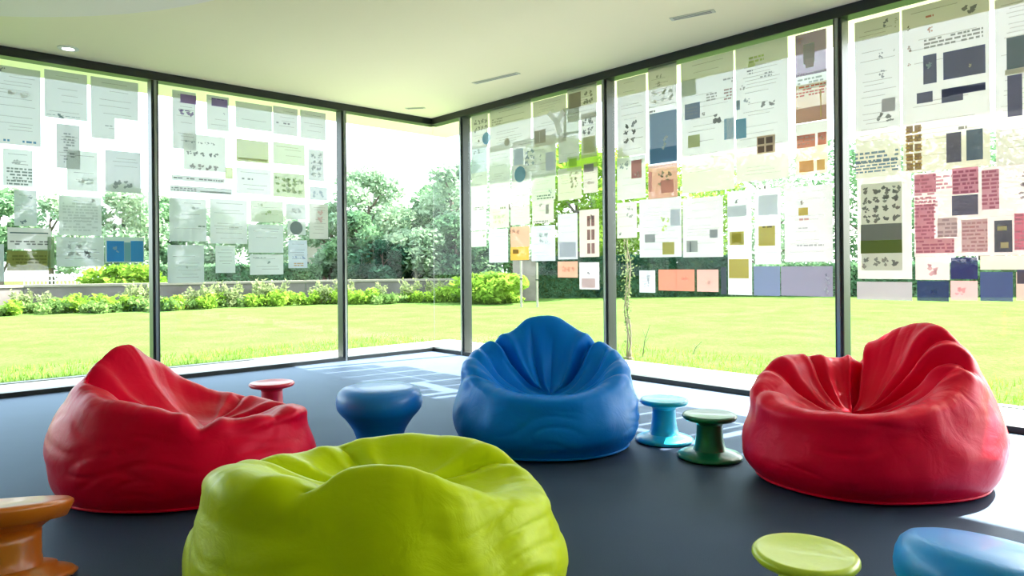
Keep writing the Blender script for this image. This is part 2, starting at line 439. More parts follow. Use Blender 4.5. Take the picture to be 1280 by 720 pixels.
# the garden wall (grey brown blocks, one run of bays) along the far edge of the lawn
wall_pts = [at_depth(-90, 340, 18.2), at_depth(29, 340, 20.4), at_depth(190, 340, 21.6), at_depth(382, 340, 24.0), at_depth(436, 340, 24.3), at_depth(575, 340, 25.0), at_depth(636, 340, 25.4)]
stone = principled('grey_stone', (.115, .10, .095, 1), .85, bump=.4, bscale=6, var=.25, vscale=2)
cope = principled('pale_coping', (.22, .20, .16, 1), .8, bump=.2, bscale=6, var=.1)
gw = empty('garden_wall', (wall_pts[2].x, wall_pts[2].y, GZ)); o = gw.location.copy()
for k in range(len(wall_pts) - 1):
    a, b = wall_pts[k].copy(), wall_pts[k + 1].copy(); a.z = b.z = GZ; d = b - a; n = Vector((-d.y, d.x, 0)).normalized()
    m = MB(); m.obox(a - o, d * .996, n * .3, Vector((0, 0, .72))); m.build('wall_bay', stone, gw)
    m = MB(); m.obox(a - o - n * .04 + Vector((0, 0, .72)), d, n * .38, Vector((0, 0, .07))); m.build('coping', cope, gw)
tag(gw, 'long low grey-brown garden wall behind the lawn and planting bed', 'wall')

# planting bed in front of the garden wall
def shrub_proto(seed, h, wd, mat, n):
    rng = random.Random(seed); r = empty('bedding_plant')
    st = MB(); lf = MB()
    for k in range(9):
        a = rng.uniform(0, 2 * pi); rr = rng.uniform(0, wd * .45); hh = h * rng.uniform(.55, 1)
        b = Vector((cos(a) * rr * .5, sin(a) * rr * .5, -.02)); e = Vector((cos(a) * rr, sin(a) * rr, hh))
        st.tube([b, (b + e) / 2 + Vector((0, 0, .03)), e], [.008, .006, .003], 5)
        for j in range(n // 9):
            f = rng.uniform(.2, 1); p = b.lerp(e, f) + Vector((rng.gauss(0, .07), rng.gauss(0, .07), rng.gauss(0, .04)))
            u = Vector((rng.gauss(0, 1), rng.gauss(0, 1), rng.gauss(.6, .6))).normalized(); v = u.cross(Vector((rng.gauss(0, 1), rng.gauss(0, 1), rng.gauss(0, 1)))).normalized()
            s = rng.uniform(.05, .1)
            p.z = max(p.z, .03); lf.poly([p - u * s, p + v * s * .4, p + u * s, p - v * s * .4])
    st.build('stems', MATS['grass_blades'], r); lf.build('foliage', mat, r, fix=False)
    return r
rng = random.Random(11)
protos = [shrub_proto(1, .42, 1.0, lime_g, 420), shrub_proto(2, .36, 1.2, leaf_mat('fresh_leaves', (.12, .24, .06), (.24, .36, .11), .35, 3), 420), shrub_proto(3, .75, .8, leaf_mat('straw_leaves', (.22, .28, .12), (.36, .40, .2), .35, 3), 330)]
plants = []
def along_bed(px, off):
    base = wall_pts
    for k in range(len(base) - 1):
        r_ = ray(px, 340); a, b = base[k], base[k + 1]
        # intersect the view ray with the wall bay, then come forward
        dx = b.x - a.x; dy = b.y - a.y; den = r_.x * dy - r_.y * dx
        if abs(den) < 1e-6: continue
        s = (a.x * dy - a.y * dx) / den; q = Vector((r_.x * s, r_.y * s, GZ)); f = ((q.x - a.x) * dx + (q.y - a.y) * dy) / (dx * dx + dy * dy)
        if -.01 <= f <= 1.01: return q * ((s - off) / s) + Vector((0, 0, GZ - q.z * (s - off) / s))
    return None
used = [0, 0, 0]
spots = []
x = -30
while x < 610:
    spots.append((x, rng.uniform(.5, 1.5), 0 if rng.random() < .5 else 1)); x += rng.uniform(11, 17)
for px in (30, 60, 158, 172, 236, 258, 290, 330, 345, 396, 405, 432, 470, 512, 545, 560, 598): spots.append((px, rng.uniform(.5, .9), 2))
for (px, off, ki) in spots:
    q = along_bed(px, off)
    if q is None: continue
    o = protos[ki] if used[ki] == 0 else dup(protos[ki]); used[ki] += 1
    o.location = q; o.rotation_euler = (0, 0, rng.uniform(0, 6)); s = rng.uniform(.8, 1.25); o.scale = (s, s, s)
    if ki == 2: tag(o, 'tall straw-green plant rising from the bed before the garden wall', 'plant', 'tall straw-green bedding plants')
    else: tag(o, 'low bright green leafy plant in the bed before the garden wall', 'plant', 'low green bedding plants')

# trees and hedges beyond the wall
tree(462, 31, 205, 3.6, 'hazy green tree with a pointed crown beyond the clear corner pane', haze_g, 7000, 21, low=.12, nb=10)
tree(500, 34, 255, 4.2, 'broad hazy tree with yellowish leaves beside the pointed tree', haze_g, 6000, 22, low=.15, nb=9)
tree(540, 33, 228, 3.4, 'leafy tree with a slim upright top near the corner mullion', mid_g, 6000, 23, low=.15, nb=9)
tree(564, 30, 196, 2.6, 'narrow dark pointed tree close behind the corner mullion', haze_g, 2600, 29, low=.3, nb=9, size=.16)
tree(448, 29, 262, 2.4, 'darker bushy tree against the mullion of the clear pane', mid_g, 4500, 25, low=.05, nb=8)
tree(520, 28.5, 285, 2.6, 'short tree with feathery pale fronds above the garden wall', leaf_mat('feather', (.2, .33, .2), (.42, .54, .36), .35, .8), 3500, 26, low=.35, nb=7, tm=palebark)
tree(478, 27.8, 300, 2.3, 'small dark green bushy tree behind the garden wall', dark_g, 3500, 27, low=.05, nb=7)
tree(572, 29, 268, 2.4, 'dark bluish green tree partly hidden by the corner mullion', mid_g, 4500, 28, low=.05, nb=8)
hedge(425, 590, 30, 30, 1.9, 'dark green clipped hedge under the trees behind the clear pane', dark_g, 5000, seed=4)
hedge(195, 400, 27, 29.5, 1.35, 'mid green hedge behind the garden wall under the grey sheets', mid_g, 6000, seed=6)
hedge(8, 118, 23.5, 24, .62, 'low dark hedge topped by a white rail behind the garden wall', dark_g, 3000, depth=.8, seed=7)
tree(4, 26, 232, 2.0, 'small round green tree seen beside the sheet of lettering', mid_g, 3500, 31, low=.3)
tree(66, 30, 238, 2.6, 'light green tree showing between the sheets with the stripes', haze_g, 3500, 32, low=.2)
tree(150, 27, 228, 3.2, 'hazy green tree seen through the sheets above the blue picture', haze_g, 4500, 33, low=.2)
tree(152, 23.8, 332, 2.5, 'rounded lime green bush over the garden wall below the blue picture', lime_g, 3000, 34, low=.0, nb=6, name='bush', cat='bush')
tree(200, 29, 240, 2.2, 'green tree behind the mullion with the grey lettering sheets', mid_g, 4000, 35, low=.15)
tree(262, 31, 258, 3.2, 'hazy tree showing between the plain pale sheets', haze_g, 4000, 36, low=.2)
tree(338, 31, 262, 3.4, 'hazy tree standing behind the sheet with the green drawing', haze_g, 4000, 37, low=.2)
tree(413, 30, 250, 2.4, 'hazy tree in the bright gap beside the small house', haze_g, 4000, 38, low=.1)
tree(618, 23, 342, 2.5, 'bright green bush at the lawn edge beyond the blue bean bag', lime_g, 3600, 41, low=.0, nb=7, name='bush', cat='bush')
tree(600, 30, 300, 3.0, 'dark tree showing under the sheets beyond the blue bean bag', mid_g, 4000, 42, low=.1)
tree(640, 33, 200, 6.0, 'wide hazy tree behind the sheet with the coral and gold prints', haze_g, 5000, 43, low=.2)
tree(722, 27, 170, 4.0, 'bright lime tree glowing through the gaps by the second mullion', lime_g, 7000, 44, low=.15, nb=10)
tree(770, 29, 180, 3.4, 'bright lime tree behind the thick second mullion', lime_g, 5000, 45, low=.1, nb=10)
tree(850, 30, 205, 5.5, 'wide lime tree behind the sheets with the blue animal print', lime_g, 6500, 46, low=.1, nb=10)
tree(960, 32, 190, 6.5, 'wide hazy tree behind the sheets with the olive squares', haze_g, 6000, 47, low=.1, nb=10)
tree(1090, 30, 170, 6.0, 'wide green tree behind the sheet with the landscape picture', mid_g, 6000, 48, low=.1, nb=10)
tree(1230, 32, 160, 7.0, 'wide green tree behind the sheet with pink lettering', mid_g, 6000, 49, low=.1, nb=10)
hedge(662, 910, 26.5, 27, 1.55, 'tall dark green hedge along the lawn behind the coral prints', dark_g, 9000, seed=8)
hedge(905, 1400, 27, 24, 1.2, 'green hedge at the end of the lawn behind the navy blocks', mid_g, 9000, seed=9)
# pillar
m = MB(); p = at_depth(655, 340, 24.6); m.box((0, 0, 0), .80, .5, 1.45); m.box((0, 0, 1.45), .9, .6, .08, mi=1)
pl = m.build('gate_pillar', [principled('brown_stone', (.17, .14, .12, 1), .85, bump=.4, bscale=8, var=.25), cope]); pl.location = (p.x, p.y, GZ)
tag(pl, 'brown-grey stone pillar at the lawn edge under the gold print', 'pillar')
for (px, py0, lab) in ((651, 326, 'pale timber stake standing before the stone pillar'), (671, 328, 'pale timber stake between the pillar and the dark hedge')):
    p = at_depth(px, 340, 20.5); top = at_depth(px, py0, 20.5).z
    r = empty('timber_stake', (p.x, p.y, GZ)); m = MB(); m.tube([(0, 0, -.05), (0, 0, top - GZ)], .032, 8); m.build('post', palebark, r)
    m = MB(); m.box((0, 0, (top - GZ) * .6), .1, .1, .03); m.build('tie', rubber, r); tag(r, lab, 'post')

# white rail with finials behind the low dark hedge
fr = empty('white_fence', at_depth(80, 340, 24.4)); fr.location.z = GZ; o = fr.location.copy()
p0 = at_depth(30, 340, 24.3); p1 = at_depth(132, 340, 24.6); 
wm = principled('white_paint', (.85, .85, .82, 1), .5)
for k in range(22):
    q = p0.lerp(p1, k / 21); m = MB(); 
    m.box((q.x - o.x, q.y - o.y, 0), .03, .03, .97); m.lathe([(0, .97), (.05, .99), (.06, 1.03), (.04, 1.07), (0, 1.09)], 10, cx=q.x - o.x, cy=q.y - o.y)
    m.build('picket', wm, fr)
m = MB(); m.tube([(p0.x - o.x, p0.y - o.y, .85), (p1.x - o.x, p1.y - o.y, .85)], .02, 6); m.build('rail', wm, fr)
tag(fr, 'white picket fence with ball tops behind the garden wall', 'fence')

# small pale house behind the second pane's edge
hc = at_depth(397, 340, 32); house = empty('garden_house', (hc.x, hc.y, GZ), radians(8))
hw = principled('house_render', (.66, .58, .50, 1), .8, var=.05)
m = MB(); m.box((0, 1.2, 0), 1.9, 2.4, 2.55); m.build('wall', hw, house)
m = MB()
for s in (-1, 1):
    m.poly([(-1.1, -.15, 2.5), (1.1, -.15, 2.5), (1.1, 1.2, 3.3), (-1.1, 1.2, 3.3)] if s < 0 else [(-1.1, 2.55, 2.5), (1.1, 2.55, 2.5), (1.1, 1.2, 3.3), (-1.1, 1.2, 3.3)])
rf = m.build('roof', principled('roof_slate', (.3, .3, .3, 1), .7), house); sm = rf.modifiers.new('s', 'SOLIDIFY'); sm.thickness = .08
m = MB(); m.box((.15, -.02, 0), .55, .05, 1.75); d_ = m.build('door', principled('faded_red_door', (.34, .16, .15, 1), .6), house)
m = MB(); m.box((.15, -.03, 1.75), .7, .06, .06); m.box((-.16, -.03, 0), .05, .06, 1.8); m.box((.46, -.03, 0), .05, .06, 1.8); m.build('door_surround', wm, house)
m = MB(); m.box((-.6, -.02, .9), .4, .05, .6); m.build('window', principled('window_dark', (.08, .1, .12, 1), .2), house)
tag(house, 'small pale rendered house with a reddish door past the garden wall', 'house')

# slim climbing plant just outside the glass, and dry twigs
c0 = floor_pt(785, 449, GZ); rng = random.Random(5)
r = empty('young_climber', c0); m = MB()
for k in range(3):
    pts = [Vector((.025 * cos(k * 2.1 + z * 5) + .02 * sin(z * 7), .025 * sin(k * 2.1 + z * 5), z)) for z in [i * .12 - .05 for i in range(16)]]
    m.tube(pts, [.014 - .0006 * i for i in range(16)], 6)
m.build('stem', principled('vine_stem', (.20, .17, .12, 1), .9, bump=.4, bscale=40), r, smooth=True)
m = MB()
for i in range(520):
    z = .15 + 1.75 * rng.random() ** .6; rad = .015 + .085 * (z / 1.8) ** 2.2
    p = Vector((rng.gauss(0, rad), rng.gauss(0, rad), z)); u = Vector((rng.gauss(0, 1), rng.gauss(0, 1), rng.gauss(-.3, .6))).normalized()
    v = u.cross(Vector((rng.gauss(0, 1), rng.gauss(0, 1), rng.gauss(0, 1)))).normalized(); s = rng.uniform(.012, .026)
    m.poly([p - u * s, p + v * s * .6, p + u * s, p - v * s * .6])
m.build('foliage', leaf_mat('vine_leaves', (.09, .16, .06), (.28, .34, .15), .3, 30), r, fix=False)
m = MB(); m.tube([(0, 0, -.03), (0, 0, .03)], [.09, .06], 10); m.build('root_mound', principled('soil', (.09, .07, .05, 1), .9), r)
tag(r, 'slim twisted young climbing plant outside the glass beside the thick mullion', 'plant')
for (px, py, hh, lean, lab) in ((803, 446, .42, .10, 'dry curved twig on the grass beside the slim climbing plant'), (866, 442, .16, .12, 'short dry weed on the lawn outside the pane with coral prints')):
    c0 = floor_pt(px, py, GZ); r = empty('dry_twig', c0)
    m = MB(); m.tube([(0, 0, -.02), (lean * .3, 0, hh * .5), (lean, 0, hh)], [.008, .006, .003], 6); m.build('stem', bark, r)
    m = MB(); m.tube([(lean * .4, 0, hh * .6), (lean * .1, .03, hh * .85)], [.004, .002], 5); m.tube([(lean * .2, 0, hh * .4), (lean * .9, .03, hh * .6)], [.004, .002], 5); m.build('side_shoot', bark, r)
    tag(r, lab, 'twig')

# ------------------------------------------------------------------ sheets on the glass
GREY = (206, 212, 210); WARM = (205, 203, 192); PALE = (222, 228, 228)
INK = (60, 66, 66); BLU = (58, 72, 104); NAVY = (52, 58, 92)
RN = random.Random(77)
def sheet(side, x0, y0, x1, y1, rgb, label, items=(), lines=True, alpha=.28, notch=None, cat='poster', name='printed_sheet'):
    P = PL if side == 'L' else PR; d = DL if side == 'L' else DR; n = DR if side == 'L' else DL
    ta, za = wall_tz(side, x0, y0); tb, zb = wall_tz(side, x1, y1)
    t0, t1 = min(ta, tb), max(ta, tb); z0, z1 = min(za, zb), max(za, zb)
    sg = 1 if side == 'R' else -1
    TH = .0015
    o = P((t0 + t1) / 2, z0, 0)
    mats = [paper(rgb, alpha)]; idx = {}
    def mi(c, al=.13):
        if c not in idx: idx[c] = len(mats); mats.append(paper(c, al))
        return idx[c]
    mb = MB()
    def rect(ta_, tb_, za_, zb_, m_, lay=0):
        ta_, tb_ = min(ta_, tb_), max(ta_, tb_); za_, zb_ = min(za_, zb_), max(za_, zb_)
        if lay: # print: a single film layer proud of the sheet
            out = -TH - .0003 * lay - .00005 * len(mb.f)
            a = P(ta_, za_, out) - o; b = P(tb_, za_, out) - o
            mb.quad(a, b, b + Vector((0, 0, zb_ - za_)), a + Vector((0, 0, zb_ - za_)), m_)
        else:
            mb.obox(P(ta_, za_, -TH) - o, -d * (tb_ - ta_), n * (TH - .0003), Vector((0, 0, zb_ - za_)), m_)
    if notch:
        nt_, nz_ = wall_tz(side, *notch)   # cut the lower corner away at this point
        rect(t0, t1, max(nz_, z0), z1, 0)
        if side == 'L': rect(max(nt_, t0), t1, z0, nz_, 0)
        else: rect(t0, nt_, z0, nz_, 0)
    else: rect(t0, t1, z0, z1, 0)
    W, Hh = t1 - t0, z1 - z0
    if lines and W > .12 and Hh > .12:
        c = mi(tuple(int(k * .93) for k in rgb), .66)
        zz = z1 - .05
        while zz > z0 + .05:
            if RN.random() < .6:
                a = t0 + W * RN.uniform(.08, .25); b = t1 - W * RN.uniform(.08, .4)
                rect(a, b, zz, zz + .006, c, 1)
            zz -= RN.choice((.03, .03, .045, .07))
    for it in items:
        k = it[0]; c = it[-1]
        a, za_ = wall_tz(side, it[1], it[2]); b, zb_ = wall_tz(side, it[3], it[4])
        a, b = min(a, b), max(a, b); zl, zh = min(za_, zb_), max(za_, zb_)
        if k == 's': rect(a, b, zl, zh, mi(c), 2)
        elif k == 'o':
            cx_, cz_, rr = (a + b) / 2, (zl + zh) / 2, (b - a) / 2
            mb.poly([P(cx_ + rr * cos(q), cz_ + rr * sin(q), -TH - .0006 - .00005 * len(mb.f)) - o for q in [2 * pi * j / 24 for j in range(24)]], mi(c))
        elif k == 't':   # rows of small lettering strokes
            rows = max(1, int(round((zh - zl) / .027))); rh = (zh - zl) / rows
            for r_ in range(rows):
                q = a
                while q < b - .004:
                    ww = min(RN.uniform(.015, .05), b - q)
                    if RN.random() < .86: rect(q, q + ww, zh - (r_ + .25) * rh, zh - (r_ + .8) * rh, mi(c, .3), 2)
                    q += ww + RN.uniform(.004, .014)
        elif k == 'f':   # small irregular figures
            c = tuple(int(c[j] * .72 + rgb[j] * .28) for j in range(3))
            cells = max(1, int((b - a) / .065)), max(1, int((zh - zl) / .065))
            for i_ in range(cells[0]):
                for j_ in range(cells[1]):
                    ca = a + (i_ + .5) * (b - a) / cells[0]; cz_ = zl + (j_ + .5) * (zh - zl) / cells[1]
                    for q in range(6):
                        x_ = ca + RN.uniform(-.3, .3) * (b - a) / cells[0]; z_ = cz_ + RN.uniform(-.3, .3) * (zh - zl) / cells[1]
                        rr = RN.uniform(.08, .22) * min((b - a) / cells[0], (zh - zl) / cells[1]); ph = RN.uniform(0, 6)
                        mb.poly([P(x_ + rr * (1 + .4 * sin(3 * g_ + ph)) * cos(g_), z_ + rr * (1 + .4 * cos(2 * g_ + ph)) * sin(g_), -TH - .0006 - .00005 * len(mb.f)) - o for g_ in [2 * pi * j / 9 for j in range(9)]], mi(c, .3))
        elif k == 'g':   # grid of small pictures (cols, rows)
            cols, rows = it[5], it[6]
            for i_ in range(cols):
                for j_ in range(rows):
                    rect(a + (i_ + .1) * (b - a) / cols, a + (i_ + .9) * (b - a) / cols, zl + (j_ + .12) * (zh - zl) / rows, zl + (j_ + .88) * (zh - zl) / rows, mi(c), 2)
        elif k == 'y':  # white print painted for the light through a y-shaped gap, no hole cut
            def seg(p, q, w_):
                pa = Vector(wall_tz(side, *p)); pb = Vector(wall_tz(side, *q)); nn = (pb - pa).normalized(); nn = Vector((-nn.y, nn.x)) * w_
                mb.poly([P(v_.x, v_.y, -TH - .004) - o for v_ in (pa - nn, pb - nn, pb + nn, pa + nn)], mi(c))
            seg((686, 141), (696, 153), .03); seg((705, 139), (696, 153), .035); seg((696, 151), (700, 167), .04)
    ob = mb.build(name, mats, fix=False); ob.location = o
    tag(ob, label, cat, 'printed sheets on the glass')
    return ob

DK = (70, 80, 82)
L_ = 'L'
sheet(L_, -14, 79, 51, 184, GREY, 'tall grey sheet with a row of small blue letters at its foot', [('t', 2, 172, 45, 181, (70, 130, 170)), ('f', -3, 82, 8, 92, (90, 80, 110)), ('f', 8, 111, 38, 125, (244, 248, 248))])
sheet(L_, 55, 86, 109, 152, GREY, 'grey sheet with small dark lettering along its lower edge', [('t', 58, 142, 100, 148, (80, 120, 115)), ('f', 70, 140, 80, 149, (70, 105, 105))])
sheet(L_, 113, 95, 173, 178, GREY, 'grey sheet with its lower corner cut away', [('t', 131, 156, 150, 160, (120, 130, 130))], notch=(143, 148))
sheet(L_, 70, 154, 100, 212, (192, 198, 196), 'narrow grey sheet with a column of small print', [('t', 79, 165, 93, 205, (150, 156, 156))])
sheet(L_, 83, 187, 122, 240, PALE, 'faint pale sheet below the narrow grey column sheet', [('f', 95, 218, 118, 235, (200, 208, 208))])
sheet(L_, 131, 187, 176, 242, (202, 208, 212), 'bluish grey sheet with line drawings near its foot', [('f', 140, 224, 166, 238, (130, 140, 145))])
sheet(L_, 3, 185, 41, 234, PALE, 'pale sheet of scribbled writing above the tree gap', [('t', 8, 208, 40, 233, (120, 135, 130)), ('f', 12, 196, 26, 207, (150, 155, 155))])
sheet(L_, 17, 237, 46, 283, (214, 222, 224), 'small pale sheet with two dark icons', [('f', 21, 273, 40, 281, (90, 105, 120)), ('f', 33, 245, 42, 250, (140, 150, 155))])
sheet(L_, 73, 244, 127, 295, PALE, 'pale lettered sheet above the drawing of people', [('t', 78, 252, 122, 290, (200, 208, 208)), ('f', 112, 248, 120, 255, (150, 155, 150))])
sheet(L_, 131, 246, 176, 289, (170, 186, 158), 'green tinted see-through sheet with dark lettering', [('f', 136, 278, 160, 287, (70, 80, 85))], alpha=.62, lines=False)
sheet(L_, 9, 284, 64, 312, (238, 242, 244), 'white sheet with dark stripes and a black title', [('s', 12, 290, 60, 292.5, (80, 105, 110)), ('t', 12, 300, 60, 307, (40, 50, 60)), ('s', 12, 294.5, 60, 295.5, (120, 140, 140))], lines=False)
sheet(L_, 8, 313, 63, 338, (148, 150, 84), 'olive gold sheet under the striped white one', [('t', 15, 318, 58, 330, (120, 125, 70))], alpha=.3)
sheet(L_, 70, 296, 130, 333, (212, 220, 220), 'pale sheet with a grey drawing of people', [('f', 82, 304, 103, 322, (170, 176, 176)), ('f', 102, 311, 115, 323, (90, 98, 100))])
sheet(L_, 131, 296, 180, 328, (200, 216, 214), 'sheet with two bright blue pictures', [('s', 133, 301, 155, 327, (40, 140, 215)), ('s', 163, 301, 179, 327, (50, 150, 215)), ('f', 138, 306, 150, 318, (130, 190, 225)), ('s', 155, 303, 163, 327, (110, 170, 185))], lines=False)
sheet(L_, -14, 305, 5, 352, (214, 222, 222), 'narrow pale sheet at the edge beside the olive gold one')
sheet(L_, 59, 296, 68, 335, (150, 175, 140), 'thin green strip between the olive and the people sheets', [], lines=False)
# second pane
sheet(L_, 215, 112, 245, 188, (206, 210, 208), 'grey sheet with purple photographs at its top', [('s', 225, 117, 245, 131, (140, 110, 165)), ('f', 221, 135, 243, 147, (105, 80, 140)), ('t', 223, 136, 236, 140, (105, 80, 140)), ('t', 226, 118, 244, 121, (110, 85, 140))])
sheet(L_, 258, 118, 286, 165, (212, 216, 214), 'grey sheet with one purple block in its corner', [('s', 264, 122, 284, 135, (135, 115, 170)), ('t', 264, 122, 284, 127, (100, 85, 140)), ('f', 276, 140, 283, 145, (150, 150, 160))])
sheet(L_, 229, 166, 282, 216, (222, 226, 222), 'sheet with three rows of large inked characters', [('f', 229, 174, 270, 183, (120, 126, 130)), ('f', 231, 187, 274, 198, (115, 120, 125)), ('f', 236, 203, 274, 215, (140, 135, 138))], lines=False)
sheet(L_, 214, 218, 281, 230, (210, 214, 216), 'long banner strip of small lettering, upper of two', [('t', 216, 220, 279, 228, (135, 140, 145))], lines=False)
sheet(L_, 212, 231, 290, 244, (204, 210, 212), 'long banner strip of small lettering, lower of two', [('t', 214, 233, 245, 240, (130, 136, 142)), ('s', 248, 234, 288, 237, (140, 148, 150)), ('s', 250, 240, 288, 241, (150, 158, 158))], lines=False)
sheet(L_, 281, 209, 291, 224, (214, 224, 160), 'tiny yellow-green slip beside the inked characters', [], lines=False)
sheet(L_, 294, 126, 340, 165, (206, 212, 206), 'grey sheet with three small marks in a row', [('f', 300, 147, 333, 152, (160, 166, 160))])
sheet(L_, 341, 132, 372, 171, (206, 208, 208), 'grey sheet with a short smudged title', [('t', 345, 151, 362, 157, (140, 140, 145))])
sheet(L_, 375, 137, 407, 176, (202, 206, 204), 'blank grey sheet at the top beside the clear strip', [])
sheet(L_, 295, 173, 336, 205, (190, 200, 125), 'plain olive green sheet in the middle of the pane', [('s', 297, 199, 334, 200, (165, 175, 110))], lines=False)
sheet(L_, 341, 177, 381, 208, (205, 216, 180), 'plain pale green sheet beside the olive one', [])
sheet(L_, 295, 209, 339, 244, (226, 230, 232), 'white sheet with a short dark word near its top', [('t', 302, 221, 316, 226, (130, 135, 145))])
sheet(L_, 341, 215, 381, 248, (196, 210, 168), 'sheet with a leafy green drawing', [('f', 343, 219, 372, 243, (150, 180, 120)), ('f', 355, 222, 379, 244, (165, 185, 150))], lines=False)
sheet(L_, 385, 186, 405, 227, (200, 206, 208), 'upright sheet with grey sketched figures', [('f', 387, 190, 403, 224, (160, 168, 172))])
sheet(L_, 387, 233, 409, 251, (200, 208, 215), 'small sheet with a blue-grey sketch', [('f', 390, 236, 405, 248, (150, 165, 185))], lines=False)
sheet(L_, 211, 247, 258, 302, (218, 224, 226), 'large pale sheet with a dark word near its foot', [('t', 243, 281, 256, 285, (120, 138, 130)), ('f', 235, 255, 250, 263, (195, 202, 205))])
sheet(L_, 262, 248, 309, 305, (224, 228, 230), 'large pale sheet with faint ruled lines', [('t', 286, 283, 298, 286, (160, 166, 166))])
sheet(L_, 313, 250, 354, 279, (212, 220, 206), 'sheet with small green and brown marks', [('f', 320, 253, 330, 259, (160, 170, 150)), ('f', 330, 262, 340, 270, (150, 175, 120)), ('t', 338, 277, 350, 279, (110, 125, 110))])
sheet(L_, 310, 280, 354, 316, (218, 224, 226), 'blank pale sheet above the one with a small dark figure', [])
sheet(L_, 312, 318, 354, 343, (220, 226, 226), 'pale sheet with a small dark figure', [('f', 333, 323, 339, 331, (110, 130, 130)), ('t', 316, 321, 332, 323, (140, 150, 150))])
sheet(L_, 357, 254, 382, 275, (206, 212, 212), 'small grey sheet above the sheet with a dark oval', [('f', 364, 259, 378, 268, (180, 188, 190))])
sheet(L_, 359, 276, 382, 294, (210, 216, 216), 'small sheet with a dark oval picture', [('o', 362, 279, 378, 291, (120, 132, 135))], lines=False)
sheet(L_, 386, 254, 410, 299, (212, 212, 208), 'upright sheet with a reddish standing figure', [('f', 395, 261, 404, 279, (205, 160, 160))])
sheet(L_, 209, 306, 255, 353, (216, 224, 224), 'large pale sheet with one small mark at its centre', [('f', 230, 332, 237, 336, (140, 155, 145))])
sheet(L_, 269, 307, 294, 341, (220, 228, 226), 'small blank white sheet against the green hedge', [])
sheet(L_, 360, 300, 384, 335, (206, 214, 224), 'sheet with a blue band and an orange caption', [('f', 363, 318, 382, 324, (120, 140, 175)), ('t', 367, 328, 379, 333, (200, 165, 110))])

R_ = 'R'
WARM = (206, 205, 196)
# pane beside the corner mullion
sheet(R_, 589, 146, 610, 183, WARM, 'narrow sheet with dark figures and a small blue disc', [('f', 592, 150, 610, 163, (120, 122, 120)), ('o', 603, 167, 613, 179, (110, 160, 195)), ('f', 597, 173, 601, 178, (120, 110, 100))])
sheet(R_, 589, 185, 609, 214, (196, 208, 214), 'bluish sheet under the one with the blue disc', [('f', 591, 187, 602, 192, (160, 165, 165))])
sheet(R_, 589, 217, 609, 260, (212, 216, 208), 'narrow sheet with a short dark line near its foot', [('t', 592, 259, 605, 262, (90, 95, 95))])
sheet(R_, 589, 262, 608, 287, (212, 212, 210), 'small square sheet beneath the dark short line', [])
sheet(R_, 589, 290, 608, 308, (212, 218, 208), 'small square sheet with an olive mark', [('f', 601, 292, 607, 297, (140, 145, 110))])
sheet(R_, 612, 139, 664, 181, (203, 202, 190), 'warm grey sheet with a taupe disc', [('o', 630, 172, 637, 183, (175, 172, 155)), ('t', 615, 149, 628, 155, (160, 160, 150))])
sheet(R_, 611, 184, 638, 255, (208, 211, 206), 'tall blank grey sheet beside the blue disc sheets', [])
sheet(R_, 612, 258, 636, 284, (208, 214, 196), 'small sheet with a pale green tint and a dark note', [('t', 625, 258, 635, 261, (130, 135, 125)), ('f', 616, 268, 632, 280, (190, 205, 165))])
sheet(R_, 611, 287, 635, 328, (203, 207, 212), 'pale blue-grey sheet beside the coral print', [])
sheet(R_, 640, 178, 695, 220, (206, 208, 205), 'grey sheet with pale blue blocks and blue figures', [('s', 642, 187, 654, 205, (178, 190, 204)), ('f', 655, 187, 669, 206, (120, 140, 160)), ('s', 682, 191, 693, 212, (186, 192, 202)), ('f', 673, 192, 677, 202, (150, 155, 160))])
sheet(R_, 639, 208, 662, 256, (206, 210, 206), 'grey sheet with a teal-blue disc', [('o', 643, 210, 657, 226, (110, 155, 175))])
sheet(R_, 666, 128, 708, 177, (203, 201, 190), 'sheet with a y-shaped gap painted white and a taupe block', [('s', 668, 164, 682, 178, (165, 160, 145)), ('y', 686, 140, 706, 167, (250, 252, 250)), ('s', 674, 165, 675, 178, (190, 188, 175))])
sheet(R_, 709, 111, 746, 146, (205, 202, 190), 'sheet with a brown block and two dark figures at its top', [('s', 711, 118, 726, 133, (150, 140, 120)), ('f', 729, 114, 742, 129, (120, 118, 105))])
sheet(R_, 704, 136, 724, 166, (184, 192, 168), 'green-grey sheet beside the white y-shaped gap', [])
sheet(R_, 726, 143, 746, 195, (204, 204, 192), 'sheet with six small dark figures above an olive block', [('f', 727, 148, 742, 167, (95, 95, 92)), ('s', 729, 172, 744, 190, (176, 178, 140))])
sheet(R_, 698, 168, 724, 200, (206, 206, 206), 'blank lilac-grey sheet below the green-grey one', [])
sheet(R_, 709, 197, 747, 208, (190, 225, 90), 'lime green strip across the pane', [('s', 711, 199, 721, 207, (150, 190, 80))], lines=False, cat='poster')
sheet(R_, 729, 205, 747, 240, (206, 202, 198), 'sheet with a purple-grey block at its top', [('s', 730, 206, 742, 214, (135, 130, 140)), ('f', 733, 223, 744, 232, (180, 175, 165))])
sheet(R_, 664, 220, 694, 249, (196, 208, 190), 'green tinted sheet with a dark caption line', [('t', 671, 244, 692, 248, (100, 110, 110)), ('f', 684, 236, 691, 242, (100, 115, 125))])
sheet(R_, 697, 212, 727, 248, (200, 205, 186), 'sheet with faint brown figures', [('f', 711, 214, 724, 235, (160, 158, 135))])
sheet(R_, 665, 252, 692, 278, (205, 207, 200), 'sheet with a small dark figure and a taupe strip', [('s', 682, 256, 686, 267, (150, 152, 145)), ('f', 672, 254, 678, 259, (140, 140, 130)), ('t', 667, 276, 685, 280, (90, 95, 95))])
sheet(R_, 638, 259, 662, 280, (206, 206, 200), 'small blank sheet above the coral print', [])
sheet(R_, 638, 284, 662, 308, (214, 178, 158), 'coral print above a gold one', [('f', 639, 286, 650, 293, (170, 150, 135))], lines=False)
